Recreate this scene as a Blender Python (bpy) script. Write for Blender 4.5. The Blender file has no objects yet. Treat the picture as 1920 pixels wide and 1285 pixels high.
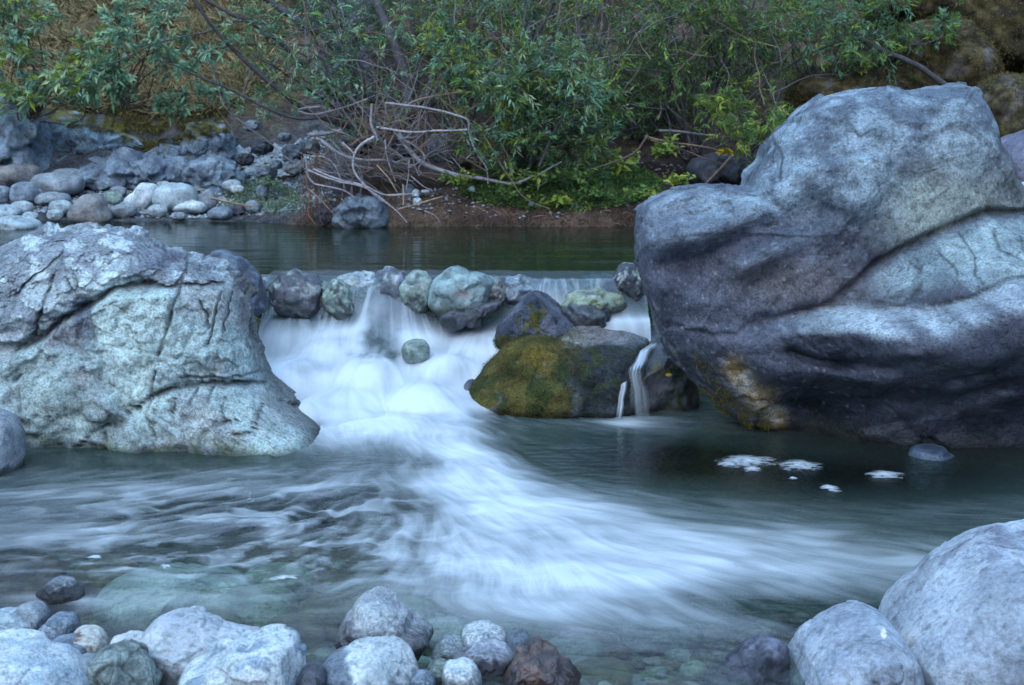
import bpy, bmesh, math, random
import numpy as np
from mathutils import Vector

# ------------------------------------------------------------------ camera, world, sun, exposure
SC = bpy.context.scene
COL = SC.collection
CAMZ = 1.8
PITCH = math.radians(9.4)
FPX = 1920 * 50 / 36.0
cam_d = bpy.data.cameras.new("camera")
cam_d.lens = 50; cam_d.sensor_width = 36
cam_d.clip_start = 0.05; cam_d.clip_end = 500
cam_d.dof.use_dof = True; cam_d.dof.focus_distance = 6.6; cam_d.dof.aperture_fstop = 5.6
cam = bpy.data.objects.new("camera", cam_d); COL.objects.link(cam)
cam.location = (0, 0, CAMZ); cam.rotation_euler = (math.pi / 2 - PITCH, 0, 0)
SC.camera = cam

W = bpy.data.worlds.new("World"); SC.world = W; W.use_nodes = True
SUN_EL = math.radians(38); SUN_AZ = math.radians(200)
_n = W.node_tree.nodes; _l = W.node_tree.links
sky = _n.new("ShaderNodeTexSky"); sky.sky_type = 'NISHITA'; sky.sun_disc = False
sky.sun_elevation = SUN_EL; sky.sun_rotation = SUN_AZ
sky.air_density = 1.1; sky.dust_density = 0.6; sky.ozone_density = 0.7
_l.new(sky.outputs[0], _n["Background"].inputs[0]); _n["Background"].inputs[1].default_value = 0.15
sun_d = bpy.data.lights.new("sun", 'SUN'); sun_d.energy = 0.5; sun_d.angle = math.radians(60)
sun_d.color = (0.45, 0.82, 1.0)
sun = bpy.data.objects.new("sun", sun_d); COL.objects.link(sun)
# direction the light comes from: mostly overhead, a little from the camera's left
sun.rotation_euler = (math.radians(14), math.radians(-14), 0)
SC.view_settings.view_transform = 'Standard'; SC.view_settings.look = 'None'
SC.view_settings.gamma = 1.0; SC.view_settings.use_curve_mapping = False
SC.view_settings.exposure = 1.85
SC.cycles.use_denoising = True
SC.cycles.max_bounces = 8; SC.cycles.transparent_max_bounces = 16
SC.cycles.sample_clamp_indirect = 4.0

# ------------------------------------------------------------------ helpers
CP, SP = math.cos(PITCH), math.sin(PITCH)
def ray(u, v):
    a = (u - 960) / FPX; b = -(v - 642.5) / FPX
    return np.array([a, CP + b * SP, -SP + b * CP])
def at(u, v, Y):
    d = ray(u, v); t = Y / d[1]
    return np.array([d[0] * t, Y, CAMZ + d[2] * t])
def gnd(u, v, z=0.0):
    d = ray(u, v); t = (z - CAMZ) / d[2]
    return np.array([d[0] * t, d[1] * t, z])
def proj(P):
    x, y, z = P[:, 0], P[:, 1], P[:, 2] - CAMZ
    dep = y * CP - z * SP; up = y * SP + z * CP
    dep = np.maximum(dep, 0.05)
    return 960 + FPX * x / dep, 642.5 - FPX * up / dep

_rng = np.random.RandomState(7)
_perm = _rng.permutation(256); _perm = np.concatenate([_perm, _perm, _perm])
_grad = _rng.normal(size=(256, 3)); _grad /= np.linalg.norm(_grad, axis=1)[:, None]
def noise(P):
    P = np.asarray(P, float); i = np.floor(P).astype(int); f = P - i; i &= 255
    w = f * f * f * (f * (f * 6 - 15) + 10); out = 0
    for dx in (0, 1):
        for dy in (0, 1):
            for dz in (0, 1):
                h = _perm[_perm[_perm[(i[:, 0] + dx) & 255] + ((i[:, 1] + dy) & 255)] + ((i[:, 2] + dz) & 255)]
                g = _grad[h]
                d = g[:, 0] * (f[:, 0] - dx) + g[:, 1] * (f[:, 1] - dy) + g[:, 2] * (f[:, 2] - dz)
                ww = (w[:, 0] if dx else 1 - w[:, 0]) * (w[:, 1] if dy else 1 - w[:, 1]) * (w[:, 2] if dz else 1 - w[:, 2])
                out = out + ww * d
    return out * 1.6
def fbm(P, o=4, lac=2.03, g=0.5):
    s = 0; a = 1.0; P = np.asarray(P, float)
    for k in range(o):
        s = s + a * noise(P + k * 17.3); P = P * lac; a *= g
    return s
def ridged(P, o=4):
    s = 0; a = 1.0; P = np.asarray(P, float)
    for k in range(o):
        s = s + a * (1 - np.abs(noise(P + k * 11.1)) * 2); P = P * 2.1; a *= 0.5
    return s / 2
def cells(P, seed=0):
    """jittered cell noise: returns F2-F1 and the facet height of the nearest cell"""
    i = np.floor(P).astype(int); n = len(P)
    d1 = np.full(n, 9.0); d2 = np.full(n, 9.0); h1 = np.zeros(n)
    for dx in (-1, 0, 1):
        for dy in (-1, 0, 1):
            for dz in (-1, 0, 1):
                j = i + (dx, dy, dz)
                h = _perm[_perm[_perm[(j[:, 0] + seed) & 255] + (j[:, 1] & 255)] + (j[:, 2] & 255)]
                c = j + 0.5 + _grad[h] * 0.55
                r = P - c; d = np.sqrt((r * r).sum(1))
                hh = (r * _grad[(h * 7 + 13) & 255]).sum(1) + 0.25 * _grad[(h * 3 + 5) & 255][:, 0]
                m = d < d1
                d2 = np.where(m, d1, np.minimum(d2, d)); h1 = np.where(m, hh, h1); d1 = np.where(m, d, d1)
    return d2 - d1, h1
def sstep(a, b, x):
    t = np.clip((x - a) / (b - a), 0, 1); return t * t * (3 - 2 * t)
def mix(a, b, t):
    return a + (b - a) * t
def plerp(pts, u):
    pts = np.array(pts, float); return np.interp(u, pts[:, 0], pts[:, 1])
def dpoly(pts, u, v):
    pts = np.array(pts, float); best = np.full(len(u), 1e9)
    for k in range(len(pts) - 1):
        a, b = pts[k], pts[k + 1]; ab = b - a
        t = np.clip(((u - a[0]) * ab[0] + (v - a[1]) * ab[1]) / (ab @ ab + 1e-9), 0, 1)
        best = np.minimum(best, np.hypot(u - a[0] - t * ab[0], v - a[1] - t * ab[1]))
    return best

def tag(o, label=None, cat=None, group=None, kind=None):
    if label: o["label"] = label
    if cat: o["category"] = cat
    if group: o["group"] = group
    if kind: o["kind"] = kind
    return o
def mesh_obj(name, V, F, mat, parent=None, col=None, attrs=None, smooth=True, origin=None):
    """V (n,3) world; F (m,k) with one face size"""
    V = np.asarray(V, float); F = np.asarray(F, int)
    org = np.zeros(3) if origin is None else np.asarray(origin, float)
    me = bpy.data.meshes.new(name); n, (m, k) = len(V), F.shape
    me.vertices.add(n); me.vertices.foreach_set("co", (V - org).astype(np.float32).ravel())
    me.loops.add(m * k); me.loops.foreach_set("vertex_index", F.astype(np.int32).ravel())
    me.polygons.add(m); me.polygons.foreach_set("loop_start", np.arange(0, m * k, k, dtype=np.int32))
    me.polygons.foreach_set("use_smooth", np.full(m, smooth, bool))
    me.update(calc_edges=True)
    if col is not None:
        c = np.ones((n, 4), np.float32); c[:, :3] = col
        a = me.attributes.new("col", 'FLOAT_COLOR', 'POINT'); a.data.foreach_set("color", c.ravel())
    for key, val in (attrs or {}).items():
        a = me.attributes.new(key, 'FLOAT', 'POINT'); a.data.foreach_set("value", np.asarray(val, np.float32))
    if mat: me.materials.append(mat)
    o = bpy.data.objects.new(name, me); COL.objects.link(o)
    if parent is None:
        o.location = org
    else:
        o.parent = parent; o.location = org - np.array(parent.location)
    return o
def empty(name, loc):
    o = bpy.data.objects.new(name, None); o.location = loc; o.empty_display_size = 0.1
    COL.objects.link(o); return o

# ------------------------------------------------------------------ materials
def newmat(name):
    m = bpy.data.materials.new(name); m.use_nodes = True
    nt = m.node_tree; b = nt.nodes["Principled BSDF"]
    return m, nt, b
def N(nt, t, **kw):
    n = nt.nodes.new(t)
    for k, v in kw.items():
        if k.startswith("i_"): n.inputs[k[2:].replace("_", " ")].default_value = v
        else: setattr(n, k, v)
    return n
def rock_mat(name, rough=0.75, bump=1.0, speck=0.25, scale=1.0, crack=0.0, crack_scale=6.0, spec=0.35, contrast=1.0):
    m, nt, b = newmat(name); L = nt.links.new
    tc = N(nt, "ShaderNodeTexCoord"); at_ = N(nt, "ShaderNodeAttribute", attribute_name="col")
    n1 = N(nt, "ShaderNodeTexNoise"); n1.inputs["Scale"].default_value = 5 * scale; n1.inputs["Detail"].default_value = 10; n1.inputs["Roughness"].default_value = 0.62
    n2 = N(nt, "ShaderNodeTexNoise"); n2.inputs["Scale"].default_value = 60 * scale; n2.inputs["Detail"].default_value = 6; n2.inputs["Roughness"].default_value = 0.7
    n3 = N(nt, "ShaderNodeTexNoise"); n3.inputs["Scale"].default_value = 22 * scale; n3.inputs["Detail"].default_value = 8; n3.inputs["Roughness"].default_value = 0.65
    for n in (n1, n2, n3): L(tc.outputs["Object"], n.inputs["Vector"])
    r1 = N(nt, "ShaderNodeMapRange"); r1.inputs["From Min"].default_value = 0.3; r1.inputs["From Max"].default_value = 0.7
    r1.inputs["To Min"].default_value = 1 - 0.32 * contrast; r1.inputs["To Max"].default_value = 1 + 0.28 * contrast; L(n1.outputs[0], r1.inputs[0])
    r2 = N(nt, "ShaderNodeMapRange"); r2.inputs["From Min"].default_value = 0.30; r2.inputs["From Max"].default_value = 0.62
    r2.inputs["To Min"].default_value = 1 - speck * 1.6; r2.inputs["To Max"].default_value = 1 + speck * 0.5; L(n2.outputs[0], r2.inputs[0])
    r3 = N(nt, "ShaderNodeMapRange"); r3.inputs["From Min"].default_value = 0.36; r3.inputs["From Max"].default_value = 0.5
    r3.inputs["To Min"].default_value = 1 - 0.38 * contrast; r3.inputs["To Max"].default_value = 1.04; L(n3.outputs[0], r3.inputs[0])
    m1 = N(nt, "ShaderNodeMath", operation='MULTIPLY'); L(r1.outputs[0], m1.inputs[0]); L(r2.outputs[0], m1.inputs[1])
    m2 = N(nt, "ShaderNodeMath", operation='MULTIPLY'); L(m1.outputs[0], m2.inputs[0]); L(r3.outputs[0], m2.inputs[1])
    fac = m2.outputs[0]
    hgt = N(nt, "ShaderNodeMath", operation='MULTIPLY_ADD'); L(n3.outputs[0], hgt.inputs[0]); hgt.inputs[1].default_value = 1.3; L(n2.outputs[0], hgt.inputs[2])
    hs = hgt.outputs[0]
    if crack > 0:
        nd = N(nt, "ShaderNodeTexNoise"); nd.inputs["Scale"].default_value = 4 * scale; nd.inputs["Detail"].default_value = 5; L(tc.outputs["Object"], nd.inputs["Vector"])
        vm = N(nt, "ShaderNodeVectorMath", operation='MULTIPLY_ADD'); L(nd.outputs["Color"], vm.inputs[0]); vm.inputs[1].default_value = (0.35, 0.35, 0.35); L(tc.outputs["Object"], vm.inputs[2])
        vo = N(nt, "ShaderNodeTexVoronoi", feature='DISTANCE_TO_EDGE'); vo.inputs["Scale"].default_value = crack_scale; L(vm.outputs[0], vo.inputs["Vector"])
        # width of the cracks wanders so most of them fade out
        nw = N(nt, "ShaderNodeTexNoise"); nw.inputs["Scale"].default_value = 3.3 * scale; nw.inputs["Detail"].default_value = 3; L(tc.outputs["Object"], nw.inputs["Vector"])
        wr = N(nt, "ShaderNodeMapRange"); wr.inputs["From Min"].default_value = 0.42; wr.inputs["From Max"].default_value = 0.7; wr.inputs["To Min"].default_value = 0.001; wr.inputs["To Max"].default_value = 0.022; L(nw.outputs[0], wr.inputs[0])
        dv = N(nt, "ShaderNodeMath", operation='DIVIDE', use_clamp=True); L(vo.outputs["Distance"], dv.inputs[0]); L(wr.outputs[0], dv.inputs[1])
        cr = N(nt, "ShaderNodeMapRange"); cr.inputs["To Min"].default_value = 1 - crack; cr.inputs["To Max"].default_value = 1; L(dv.outputs[0], cr.inputs[0])
        m3 = N(nt, "ShaderNodeMath", operation='MULTIPLY'); L(fac, m3.inputs[0]); L(cr.outputs[0], m3.inputs[1]); fac = m3.outputs[0]
        ha = N(nt, "ShaderNodeMath", operation='ADD'); L(hs, ha.inputs[0]); L(dv.outputs[0], ha.inputs[1]); hs = ha.outputs[0]
    vs = N(nt, "ShaderNodeVectorMath", operation='SCALE'); L(at_.outputs["Color"], vs.inputs[0]); L(fac, vs.inputs["Scale"])
    L(vs.outputs[0], b.inputs["Base Color"])
    bp = N(nt, "ShaderNodeBump"); bp.inputs["Strength"].default_value = 0.55 * bump; bp.inputs["Distance"].default_value = 0.02 / scale
    L(hs, bp.inputs["Height"]); L(bp.outputs[0], b.inputs["Normal"])
    b.inputs["Roughness"].default_value = rough; b.inputs["Specular IOR Level"].default_value = spec
    return m
M = {}
M['boulder_pale'] = rock_mat("fissured pale stone", bump=0.9, speck=0.4, crack=0.6, crack_scale=8.0, contrast=1.25, scale=1.3)
M['boulder_dark'] = rock_mat("water polished dark stone", rough=0.45, bump=1.0, speck=0.42, crack=0.0, contrast=1.2, scale=1.3)
M['stone'] = rock_mat("river stone", rough=0.75, bump=0.8, speck=0.2, scale=1.6)
M['granite'] = rock_mat("speckled stone", rough=0.75, bump=1.0, speck=0.36, scale=2.0, contrast=0.9)
M['cracked'] = rock_mat("cracked greenish stone", rough=0.75, bump=1.4, speck=0.25, scale=1.6, crack=0.75, crack_scale=16)
M['wet'] = rock_mat("wet stone", rough=0.3, bump=1.0, speck=0.25, scale=1.5, spec=0.6, contrast=1.2)
M['far'] = rock_mat("bank rock", rough=0.85, bump=1.0, speck=0.3, scale=0.8, crack=0.6, crack_scale=3.0, contrast=1.2)
M['mossrock'] = rock_mat("moss grown stone", rough=0.9, bump=1.6, speck=0.45, scale=1.4, contrast=1.2, spec=0.2)
M['ground'] = rock_mat("bank soil", rough=0.95, bump=1.6, speck=0.5, scale=0.9, contrast=1.3, spec=0.15)
M['bark'] = rock_mat("grey bark", rough=0.85, bump=0.8, speck=0.35, scale=2.0, spec=0.2)

M['slab'] = rock_mat("weathered pale boulder", bump=0.7, speck=0.26, crack=0.5, crack_scale=1.3, contrast=1.0, scale=1.1)
def leaf_mat(name, trans=0.35, rough=0.5):
    m, nt, b = newmat(name); L = nt.links.new
    a = N(nt, "ShaderNodeAttribute", attribute_name="col")
    L(a.outputs["Color"], b.inputs["Base Color"]); b.inputs["Roughness"].default_value = rough
    b.inputs["Specular IOR Level"].default_value = 0.4
    tr = N(nt, "ShaderNodeBsdfTranslucent"); L(a.outputs["Color"], tr.inputs["Color"])
    mx = N(nt, "ShaderNodeMixShader"); mx.inputs[0].default_value = trans
    L(b.outputs[0], mx.inputs[1]); L(tr.outputs[0], mx.inputs[2])
    L(mx.outputs[0], nt.nodes["Material Output"].inputs["Surface"])
    return m
M['leaf'] = leaf_mat("willow leaf"); M['moss'] = leaf_mat("moss", 0.2, 0.9); M['grass'] = leaf_mat("dry grass", 0.25, 0.8)

def water_mat(name, tint, body, body_amt, rough, bump_scale, bump_str, stretch=(1, 1, 1), foamcol=(0.80, 0.86, 0.93)):
    m, nt, b = newmat(name); L = nt.links.new; nt.nodes.remove(b)
    tc = N(nt, "ShaderNodeTexCoord"); mp = N(nt, "ShaderNodeMapping"); mp.inputs["Scale"].default_value = stretch
    L(tc.outputs["Object"], mp.inputs["Vector"])
    nz = N(nt, "ShaderNodeTexNoise"); nz.inputs["Scale"].default_value = bump_scale; nz.inputs["Detail"].default_value = 5; nz.inputs["Roughness"].default_value = 0.55
    L(mp.outputs[0], nz.inputs["Vector"])
    f = N(nt, "ShaderNodeAttribute", attribute_name="foam")
    d = N(nt, "ShaderNodeAttribute", attribute_name="murk")
    bp = N(nt, "ShaderNodeBump"); bp.inputs["Strength"].default_value = bump_str; bp.inputs["Distance"].default_value = 0.03; L(nz.outputs[0], bp.inputs["Height"])
    bp2 = N(nt, "ShaderNodeBump"); bp2.inputs["Strength"].default_value = 0.35; bp2.inputs["Distance"].default_value = 0.02; L(f.outputs["Fac"], bp2.inputs["Height"]); L(bp.outputs[0], bp2.inputs["Normal"])
    tr = N(nt, "ShaderNodeBsdfTransparent"); tr.inputs[0].default_value = (*tint, 1)
    df = N(nt, "ShaderNodeBsdfDiffuse"); df.inputs[0].default_value = (*body, 1)
    m1 = N(nt, "ShaderNodeMixShader"); ba = N(nt, "ShaderNodeMath", operation='MULTIPLY_ADD', use_clamp=True); ba.inputs[1].default_value = 1.0; ba.inputs[2].default_value = body_amt
    L(d.outputs["Fac"], ba.inputs[0]); L(ba.outputs[0], m1.inputs[0]); L(tr.outputs[0], m1.inputs[1]); L(df.outputs[0], m1.inputs[2])
    gl = N(nt, "ShaderNodeBsdfGlossy"); gl.inputs["Roughness"].default_value = rough; L(bp2.outputs[0], gl.inputs["Normal"])
    fr = N(nt, "ShaderNodeFresnel"); fr.inputs["IOR"].default_value = 1.33; L(bp2.outputs[0], fr.inputs["Normal"])
    m2 = N(nt, "ShaderNodeMixShader"); L(fr.outputs[0], m2.inputs[0]); L(m1.outputs[0], m2.inputs[1]); L(gl.outputs[0], m2.inputs[2])
    fo = N(nt, "ShaderNodeBsdfDiffuse"); fo.inputs[0].default_value = (*foamcol, 1)
    ft = N(nt, "ShaderNodeBsdfTranslucent"); ft.inputs[0].default_value = (*foamcol, 1)
    fm = N(nt, "ShaderNodeMixShader"); fm.inputs[0].default_value = 0.3; L(fo.outputs[0], fm.inputs[1]); L(ft.outputs[0], fm.inputs[2])
    m3 = N(nt, "ShaderNodeMixShader"); L(f.outputs["Fac"], m3.inputs[0]); L(m2.outputs[0], m3.inputs[1]); L(fm.outputs[0], m3.inputs[2])
    cl = N(nt, "ShaderNodeAttribute", attribute_name="fade")
    t2 = N(nt, "ShaderNodeBsdfTransparent")
    m4 = N(nt, "ShaderNodeMixShader"); L(cl.outputs["Fac"], m4.inputs[0]); L(m3.outputs[0], m4.inputs[1]); L(t2.outputs[0], m4.inputs[2])
    L(m4.outputs[0], nt.nodes["Material Output"].inputs["Surface"])
    return m
M['pool'] = water_mat("stream water", (0.84, 0.90, 0.80), (0.042, 0.068, 0.060), 0.0, 0.16, 7, 0.35, (1, 2.5, 1))
M['upper'] = water_mat("still pool water", (0.45, 0.60, 0.50), (0.035, 0.055, 0.028), 0.25, 0.03, 5, 0.05, (1, 4.5, 1))
M['fall'] = water_mat("falling water", (0.70, 0.84, 0.9), (0.10, 0.145, 0.175), 0.30, 0.10, 9, 0.1, (1, 1, 1))
m, nt, b = newmat("foam patch"); b.inputs["Base Color"].default_value = (0.6, 0.66, 0.74, 1); b.inputs["Roughness"].default_value = 0.8; M['foam'] = m

# ------------------------------------------------------------------ ground
UP = 0.71           # level of the upper pool above the lower one
def zground(x, y):
    n1 = fbm(np.stack([x * 0.8, y * 0.8, x * 0], 1), 4); n2 = fbm(np.stack([x * 4, y * 4, x * 0 + 5], 1), 3)
    # near shore, lower bed, and an unseen hill behind the camera against low light
    z = np.interp(y, [-40, -12, -3, 2.5, 3.8, 4.2, 4.8, 5.6, 7.6], [14, 5.0, 0.5, 0.15, 0.02, -0.07, -0.16, -0.32, -0.42])
    z = z + 0.02 * n2 + 0.03 * n1 * (y < 8)
    # near shore comes forward on the left
    z = z + 0.07 * sstep(4.5, 4.1, y) * sstep(-0.6, -1.6, x)
    # step up to the upper bed
    st = sstep(8.0, 9.5, y - 0.15 * np.sin(x * 2.1)); z = mix(z, 0.42 + 0.03 * n1 + 0.02 * n2, st)
    # natural dam outside the boulders
    z = z + (np.maximum(z, 1.0 + 0.1 * n1) - z) * sstep(8.6, 9.6, y) * sstep(11.5, 10.6, y) * np.maximum(sstep(-4.3, -5.0, x), sstep(3.4, 4.2, x))
    left = sstep(-1.7, -2.6, x)
    edge = mix(13.15 + 0.08 * n1, 13.75 + 0.15 * n1, left)
    s = y - edge
    pm = np.interp(s, [-1.2, -0.12, 0.0, 0.12, 0.3, 1.2, 2.0, 3.0, 5, 9, 20, 60], [0.42, 0.56, 0.72, 0.88, 0.97, 1.08, 1.25, 1.95, 3.6, 6.2, 12, 22])
    pl = np.interp(s, [-1.2, -0.3, 0.0, 0.6, 1.8, 2.2, 2.9, 3.4, 5, 9, 20, 60], [0.42, 0.6, 0.71, 0.80, 0.98, 1.3, 1.75, 2.1, 3.5, 6.0, 12, 22])
    zb = mix(pm, pl, left) + (0.06 * n1 + 0.03 * n2) * sstep(0, 0.5, s) + 0.35 * n1 * sstep(1.5, 4, s)
    z = np.where(s > -1.2, np.maximum(z * (s < 0) + zb * (s >= 0), zb), z)
    # unseen valley sides, raised to keep the lighting top down
    z = z + 0.25 * np.maximum(np.abs(x) - 7, 0) ** 1.15
    return z
def axis(segs):
    out = []
    for a, b_, d in segs: out += list(np.arange(a, b_, d))
    out.append(segs[-1][1]); return np.array(out)
gx = axis([(-60, -8, 1.0), (-8, -4.6, 0.12), (-4.6, 4.6, 0.028), (4.6, 8, 0.12), (8, 60, 1.0)])
gy = axis([(-40, 3.6, 0.5), (3.6, 9.6, 0.03), (9.6, 12.8, 0.12), (12.8, 18, 0.03), (18, 24, 0.15), (24, 70, 1.0)])
XX, YY = np.meshgrid(gx, gy); gxf, gyf = XX.ravel(), YY.ravel()
gz = zground(gxf, gyf)
def gridfaces(ny, nx):
    a = np.arange(ny * nx).reshape(ny, nx)
    return np.stack([a[:-1, :-1].ravel(), a[:-1, 1:].ravel(), a[1:, 1:].ravel(), a[1:, :-1].ravel()], 1)
def C3(*c): return np.array(c, float)
P = np.stack([gxf, gyf, gz], 1)
n = fbm(P * 1.3, 5)[:, None]; n2 = fbm(P * 9, 3)[:, None]
bed = mix(C3(0.10, 0.13, 0.09), C3(0.22, 0.20, 0.13), np.clip(0.5 + n * 0.9, 0, 1))
bed = mix(bed, C3(0.24, 0.30, 0.27), np.clip(n2 * 2 - 0.3, 0, 1)); bed = bed * mix(1.3, .8, sstep(5.4, 7.0, gyf))[:, None]
ubed = mix(C3(0.09, 0.12, 0.05), C3(0.17, 0.13, 0.08), np.clip(0.5 + n, 0, 1))
soil = mix(C3(0.065, 0.042, 0.034), C3(0.14, 0.095, 0.07), np.clip(0.5 + n + n2 * 0.4, 0, 1))
grs = mix(C3(0.06, 0.045, 0.028), C3(0.16, 0.115, 0.06), np.clip(0.5 + n, 0, 1))
olv = sstep(.1, .5, gxf) * sstep(5.9, 6.6, gyf); bed = mix(bed, mix(C3(.14, .18, .07), C3(.34, .24, .11), np.clip(.5 + 1.2 * n, 0, 1)), (.85 * olv)[:, None])
c = mix(bed, ubed, sstep(8.6, 9.4, gyf)[:, None])
c = mix(c, soil, sstep(12.9, 13.15, gyf)[:, None])
gl_ = (sstep(15.8, 17, gyf) * sstep(-1.9, -3.0, gxf))[:, None]
rub = (sstep(-1.5, -1.75, gxf) * sstep(13.3, 13.6, gyf) * (1 - gl_[:, 0]))[:, None]; c = mix(c, mix(C3(0.06, 0.065, 0.08), C3(0.15, 0.16, 0.18), np.clip(.5 + n2, 0, 1)), .8 * rub)
c = mix(c, grs, gl_)
near = sstep(4.3, 3.9, gyf)[:, None]; c = mix(c, mix(C3(0.2, 0.2, 0.19), C3(0.32, 0.32, 0.31), np.clip(0.5 + n2, 0, 1)), near)
ground = mesh_obj("ground", P, gridfaces(len(gy), len(gx)), M['ground'], col=c)
tag(ground, kind="structure", label="stream bed and soil bank")

# ------------------------------------------------------------------ rocks
_ico = {}
def ico(sub):
    if sub not in _ico:
        bm = bmesh.new(); bmesh.ops.create_icosphere(bm, subdivisions=sub, radius=1.0)
        V = np.array([v.co[:] for v in bm.verts]); F = np.array([[v.index for v in f.verts] for f in bm.faces]); bm.free()
        V /= np.linalg.norm(V, axis=1)[:, None]; _ico[sub] = (V, F)
    return _ico[sub]
# albedo pairs
COLS = {
 'pale':  ((0.42, 0.49, 0.51), (0.31, 0.37, 0.40)),
 'white': ((0.62, 0.67, 0.69), (0.47, 0.54, 0.57)),
 'blue':  ((0.24, 0.29, 0.34), (0.15, 0.19, 0.24)),
 'grey':  ((0.30, 0.33, 0.36), (0.20, 0.23, 0.26)),
 'green': ((0.28, 0.35, 0.31), (0.16, 0.22, 0.19)),
 'tan':   ((0.27, 0.26, 0.25), (0.19, 0.19, 0.20)),
 'dark':  ((0.085, 0.09, 0.115), (0.045, 0.05, 0.065)),
 'purple':((0.15, 0.16, 0.21), (0.06, 0.07, 0.10)),
 'brown': ((0.16, 0.10, 0.085), (0.06, 0.045, 0.05)),
 'olive': ((0.13, 0.12, 0.05), (0.06, 0.055, 0.025)),
}
def outline_of(spec):
    if len(spec[0:1]) and isinstance(spec[0], (tuple, list)):
        return np.array(spec, float)
    u0, v0, u1, v1 = spec[:4]; tilt = math.radians(spec[4]) if len(spec) > 4 else 0
    t = np.linspace(0, 2 * math.pi, 24, endpoint=False)
    c_, s_ = np.cos(t), np.sin(t); k = 0.85
    x = np.sign(c_) * np.abs(c_) ** k; y = np.sign(s_) * np.abs(s_) ** k
    a, b_ = (u1 - u0) / 2, (v1 - v0) / 2
    if tilt: x, y = x * math.cos(tilt) - y * math.sin(tilt) * b_ / a, y * math.cos(tilt) + x * math.sin(tilt) * a / b_
    return np.stack([(u0 + u1) / 2 + a * x, (v0 + v1) / 2 + b_ * y], 1)
ROCKS = {}
def rock(label, spec, Y, col='pale', depth=None, sub=5, seed=0, amp=0.06, cuts=5, mat='stone', name="rock", cat="rock", group=None,
         centre=None, feat=None, colf=None, wet=0.0, wetz=None, facet=0.0, fs=2.5, groove=0.0, bk=1.0, power=2.3, keep=False):
    O = outline_of(spec)
    c = O.mean(0) if centre is None else np.array(centre, float)
    Cw = at(c[0], c[1], Y); Ow = np.array([at(u, v, Y) for u, v in O])[:, [0, 2]] - Cw[[0, 2]]
    th = np.arctan2(Ow[:, 1], Ow[:, 0]); R = np.hypot(Ow[:, 0], Ow[:, 1]); k = np.argsort(th)
    th, R = th[k], R[k]; TT = np.linspace(-math.pi, math.pi, 721)
    Rt = np.interp(TT, np.concatenate([th - 2 * math.pi, th, th + 2 * math.pi]), np.tile(R, 3))
    ker = np.hanning(19 if sub < 7 else 9); hk = len(ker) // 2 + 1; ker /= ker.sum(); Rt = np.convolve(np.concatenate([Rt[-hk:-1], Rt, Rt[1:hk]]), ker, 'valid')
    rad = R.mean(); D = depth if depth else 0.8 * rad
    V, F = ico(sub); rs = np.random.RandomState(seed + 11)
    d = V.copy()
    for _ in range(cuts):
        nn = rs.normal(size=3); nn[1] = -abs(nn[1]) * 1.2; nn /= np.linalg.norm(nn)
        off = rs.uniform(0.72, 0.92); q = d @ nn - off
        d = d - np.where(q > 0, q * 0.85, 0)[:, None] * nn
    # superellipse in depth against the outline plane
    s = np.hypot(d[:, 0], d[:, 2]); s1 = np.hypot(V[:, 0], V[:, 2])
    sN = np.abs(s); yy = np.sign(d[:, 1]) * np.abs(d[:, 1]) ** (2 / power); yy = np.where(yy > 0, yy * bk, yy)
    sN = sN ** (2 / power) if power > 2 else sN
    ang = np.arctan2(d[:, 2], d[:, 0]); Ra = np.interp(ang, TT, Rt)
    Pw = np.stack([Cw[0] + np.cos(ang) * Ra * sN, Y + D * yy, Cw[2] + np.sin(ang) * Ra * sN], 1)
    off3 = rs.uniform(0, 50, 3)
    q = (Pw - Cw) / rad
    dirn = V.copy(); 
    sil = 0.35 + 0.65 * np.clip(np.abs(V[:, 1]) * 1.5, 0, 1)      # keep the traced outline
    h = amp * rad * fbm(q * 1.6 + off3, 5)
    if facet:
        f2, fh = cells(q * fs + off3, seed); h = h + facet * rad * (fh - groove * np.exp(-(f2 / 0.10) ** 2))
    Pw = Pw + dirn * (h * sil)[:, None]
    u, v = proj(Pw); front = V[:, 1] < 0.25
    if feat is not None:
        Pw = feat(Pw, u, v, front, V, q)
    cc = COLS[col] if isinstance(col, str) else col
    cn = fbm(q * 1.5 + off3 + 9, 5); cv = mix(C3(*cc[0]), C3(*cc[1]), sstep(-0.5, 0.5, cn)[:, None])
    if groove: cv = cv * (1 - 0.6 * np.exp(-(f2 / 0.05) ** 2))[:, None]
    if colf is not None: cv = colf(cv, Pw, u, v, q)
    if wetz is not None:
        wl = sstep(wetz + 0.05, wetz + 0.01, Pw[:, 2] + 0.03 * fbm(q * 6, 2)); cv = cv * (1 - 0.6 * wl)[:, None]
    org = (Cw[0], Y, Pw[:, 2].min())
    o = mesh_obj(name, Pw, F, M[mat], col=np.clip(cv, 0.005, 0.9), origin=org)
    tag(o, label, cat, group)
    if keep: ROCKS[keep] = (o, Pw, u, v, V)
    return o

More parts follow.
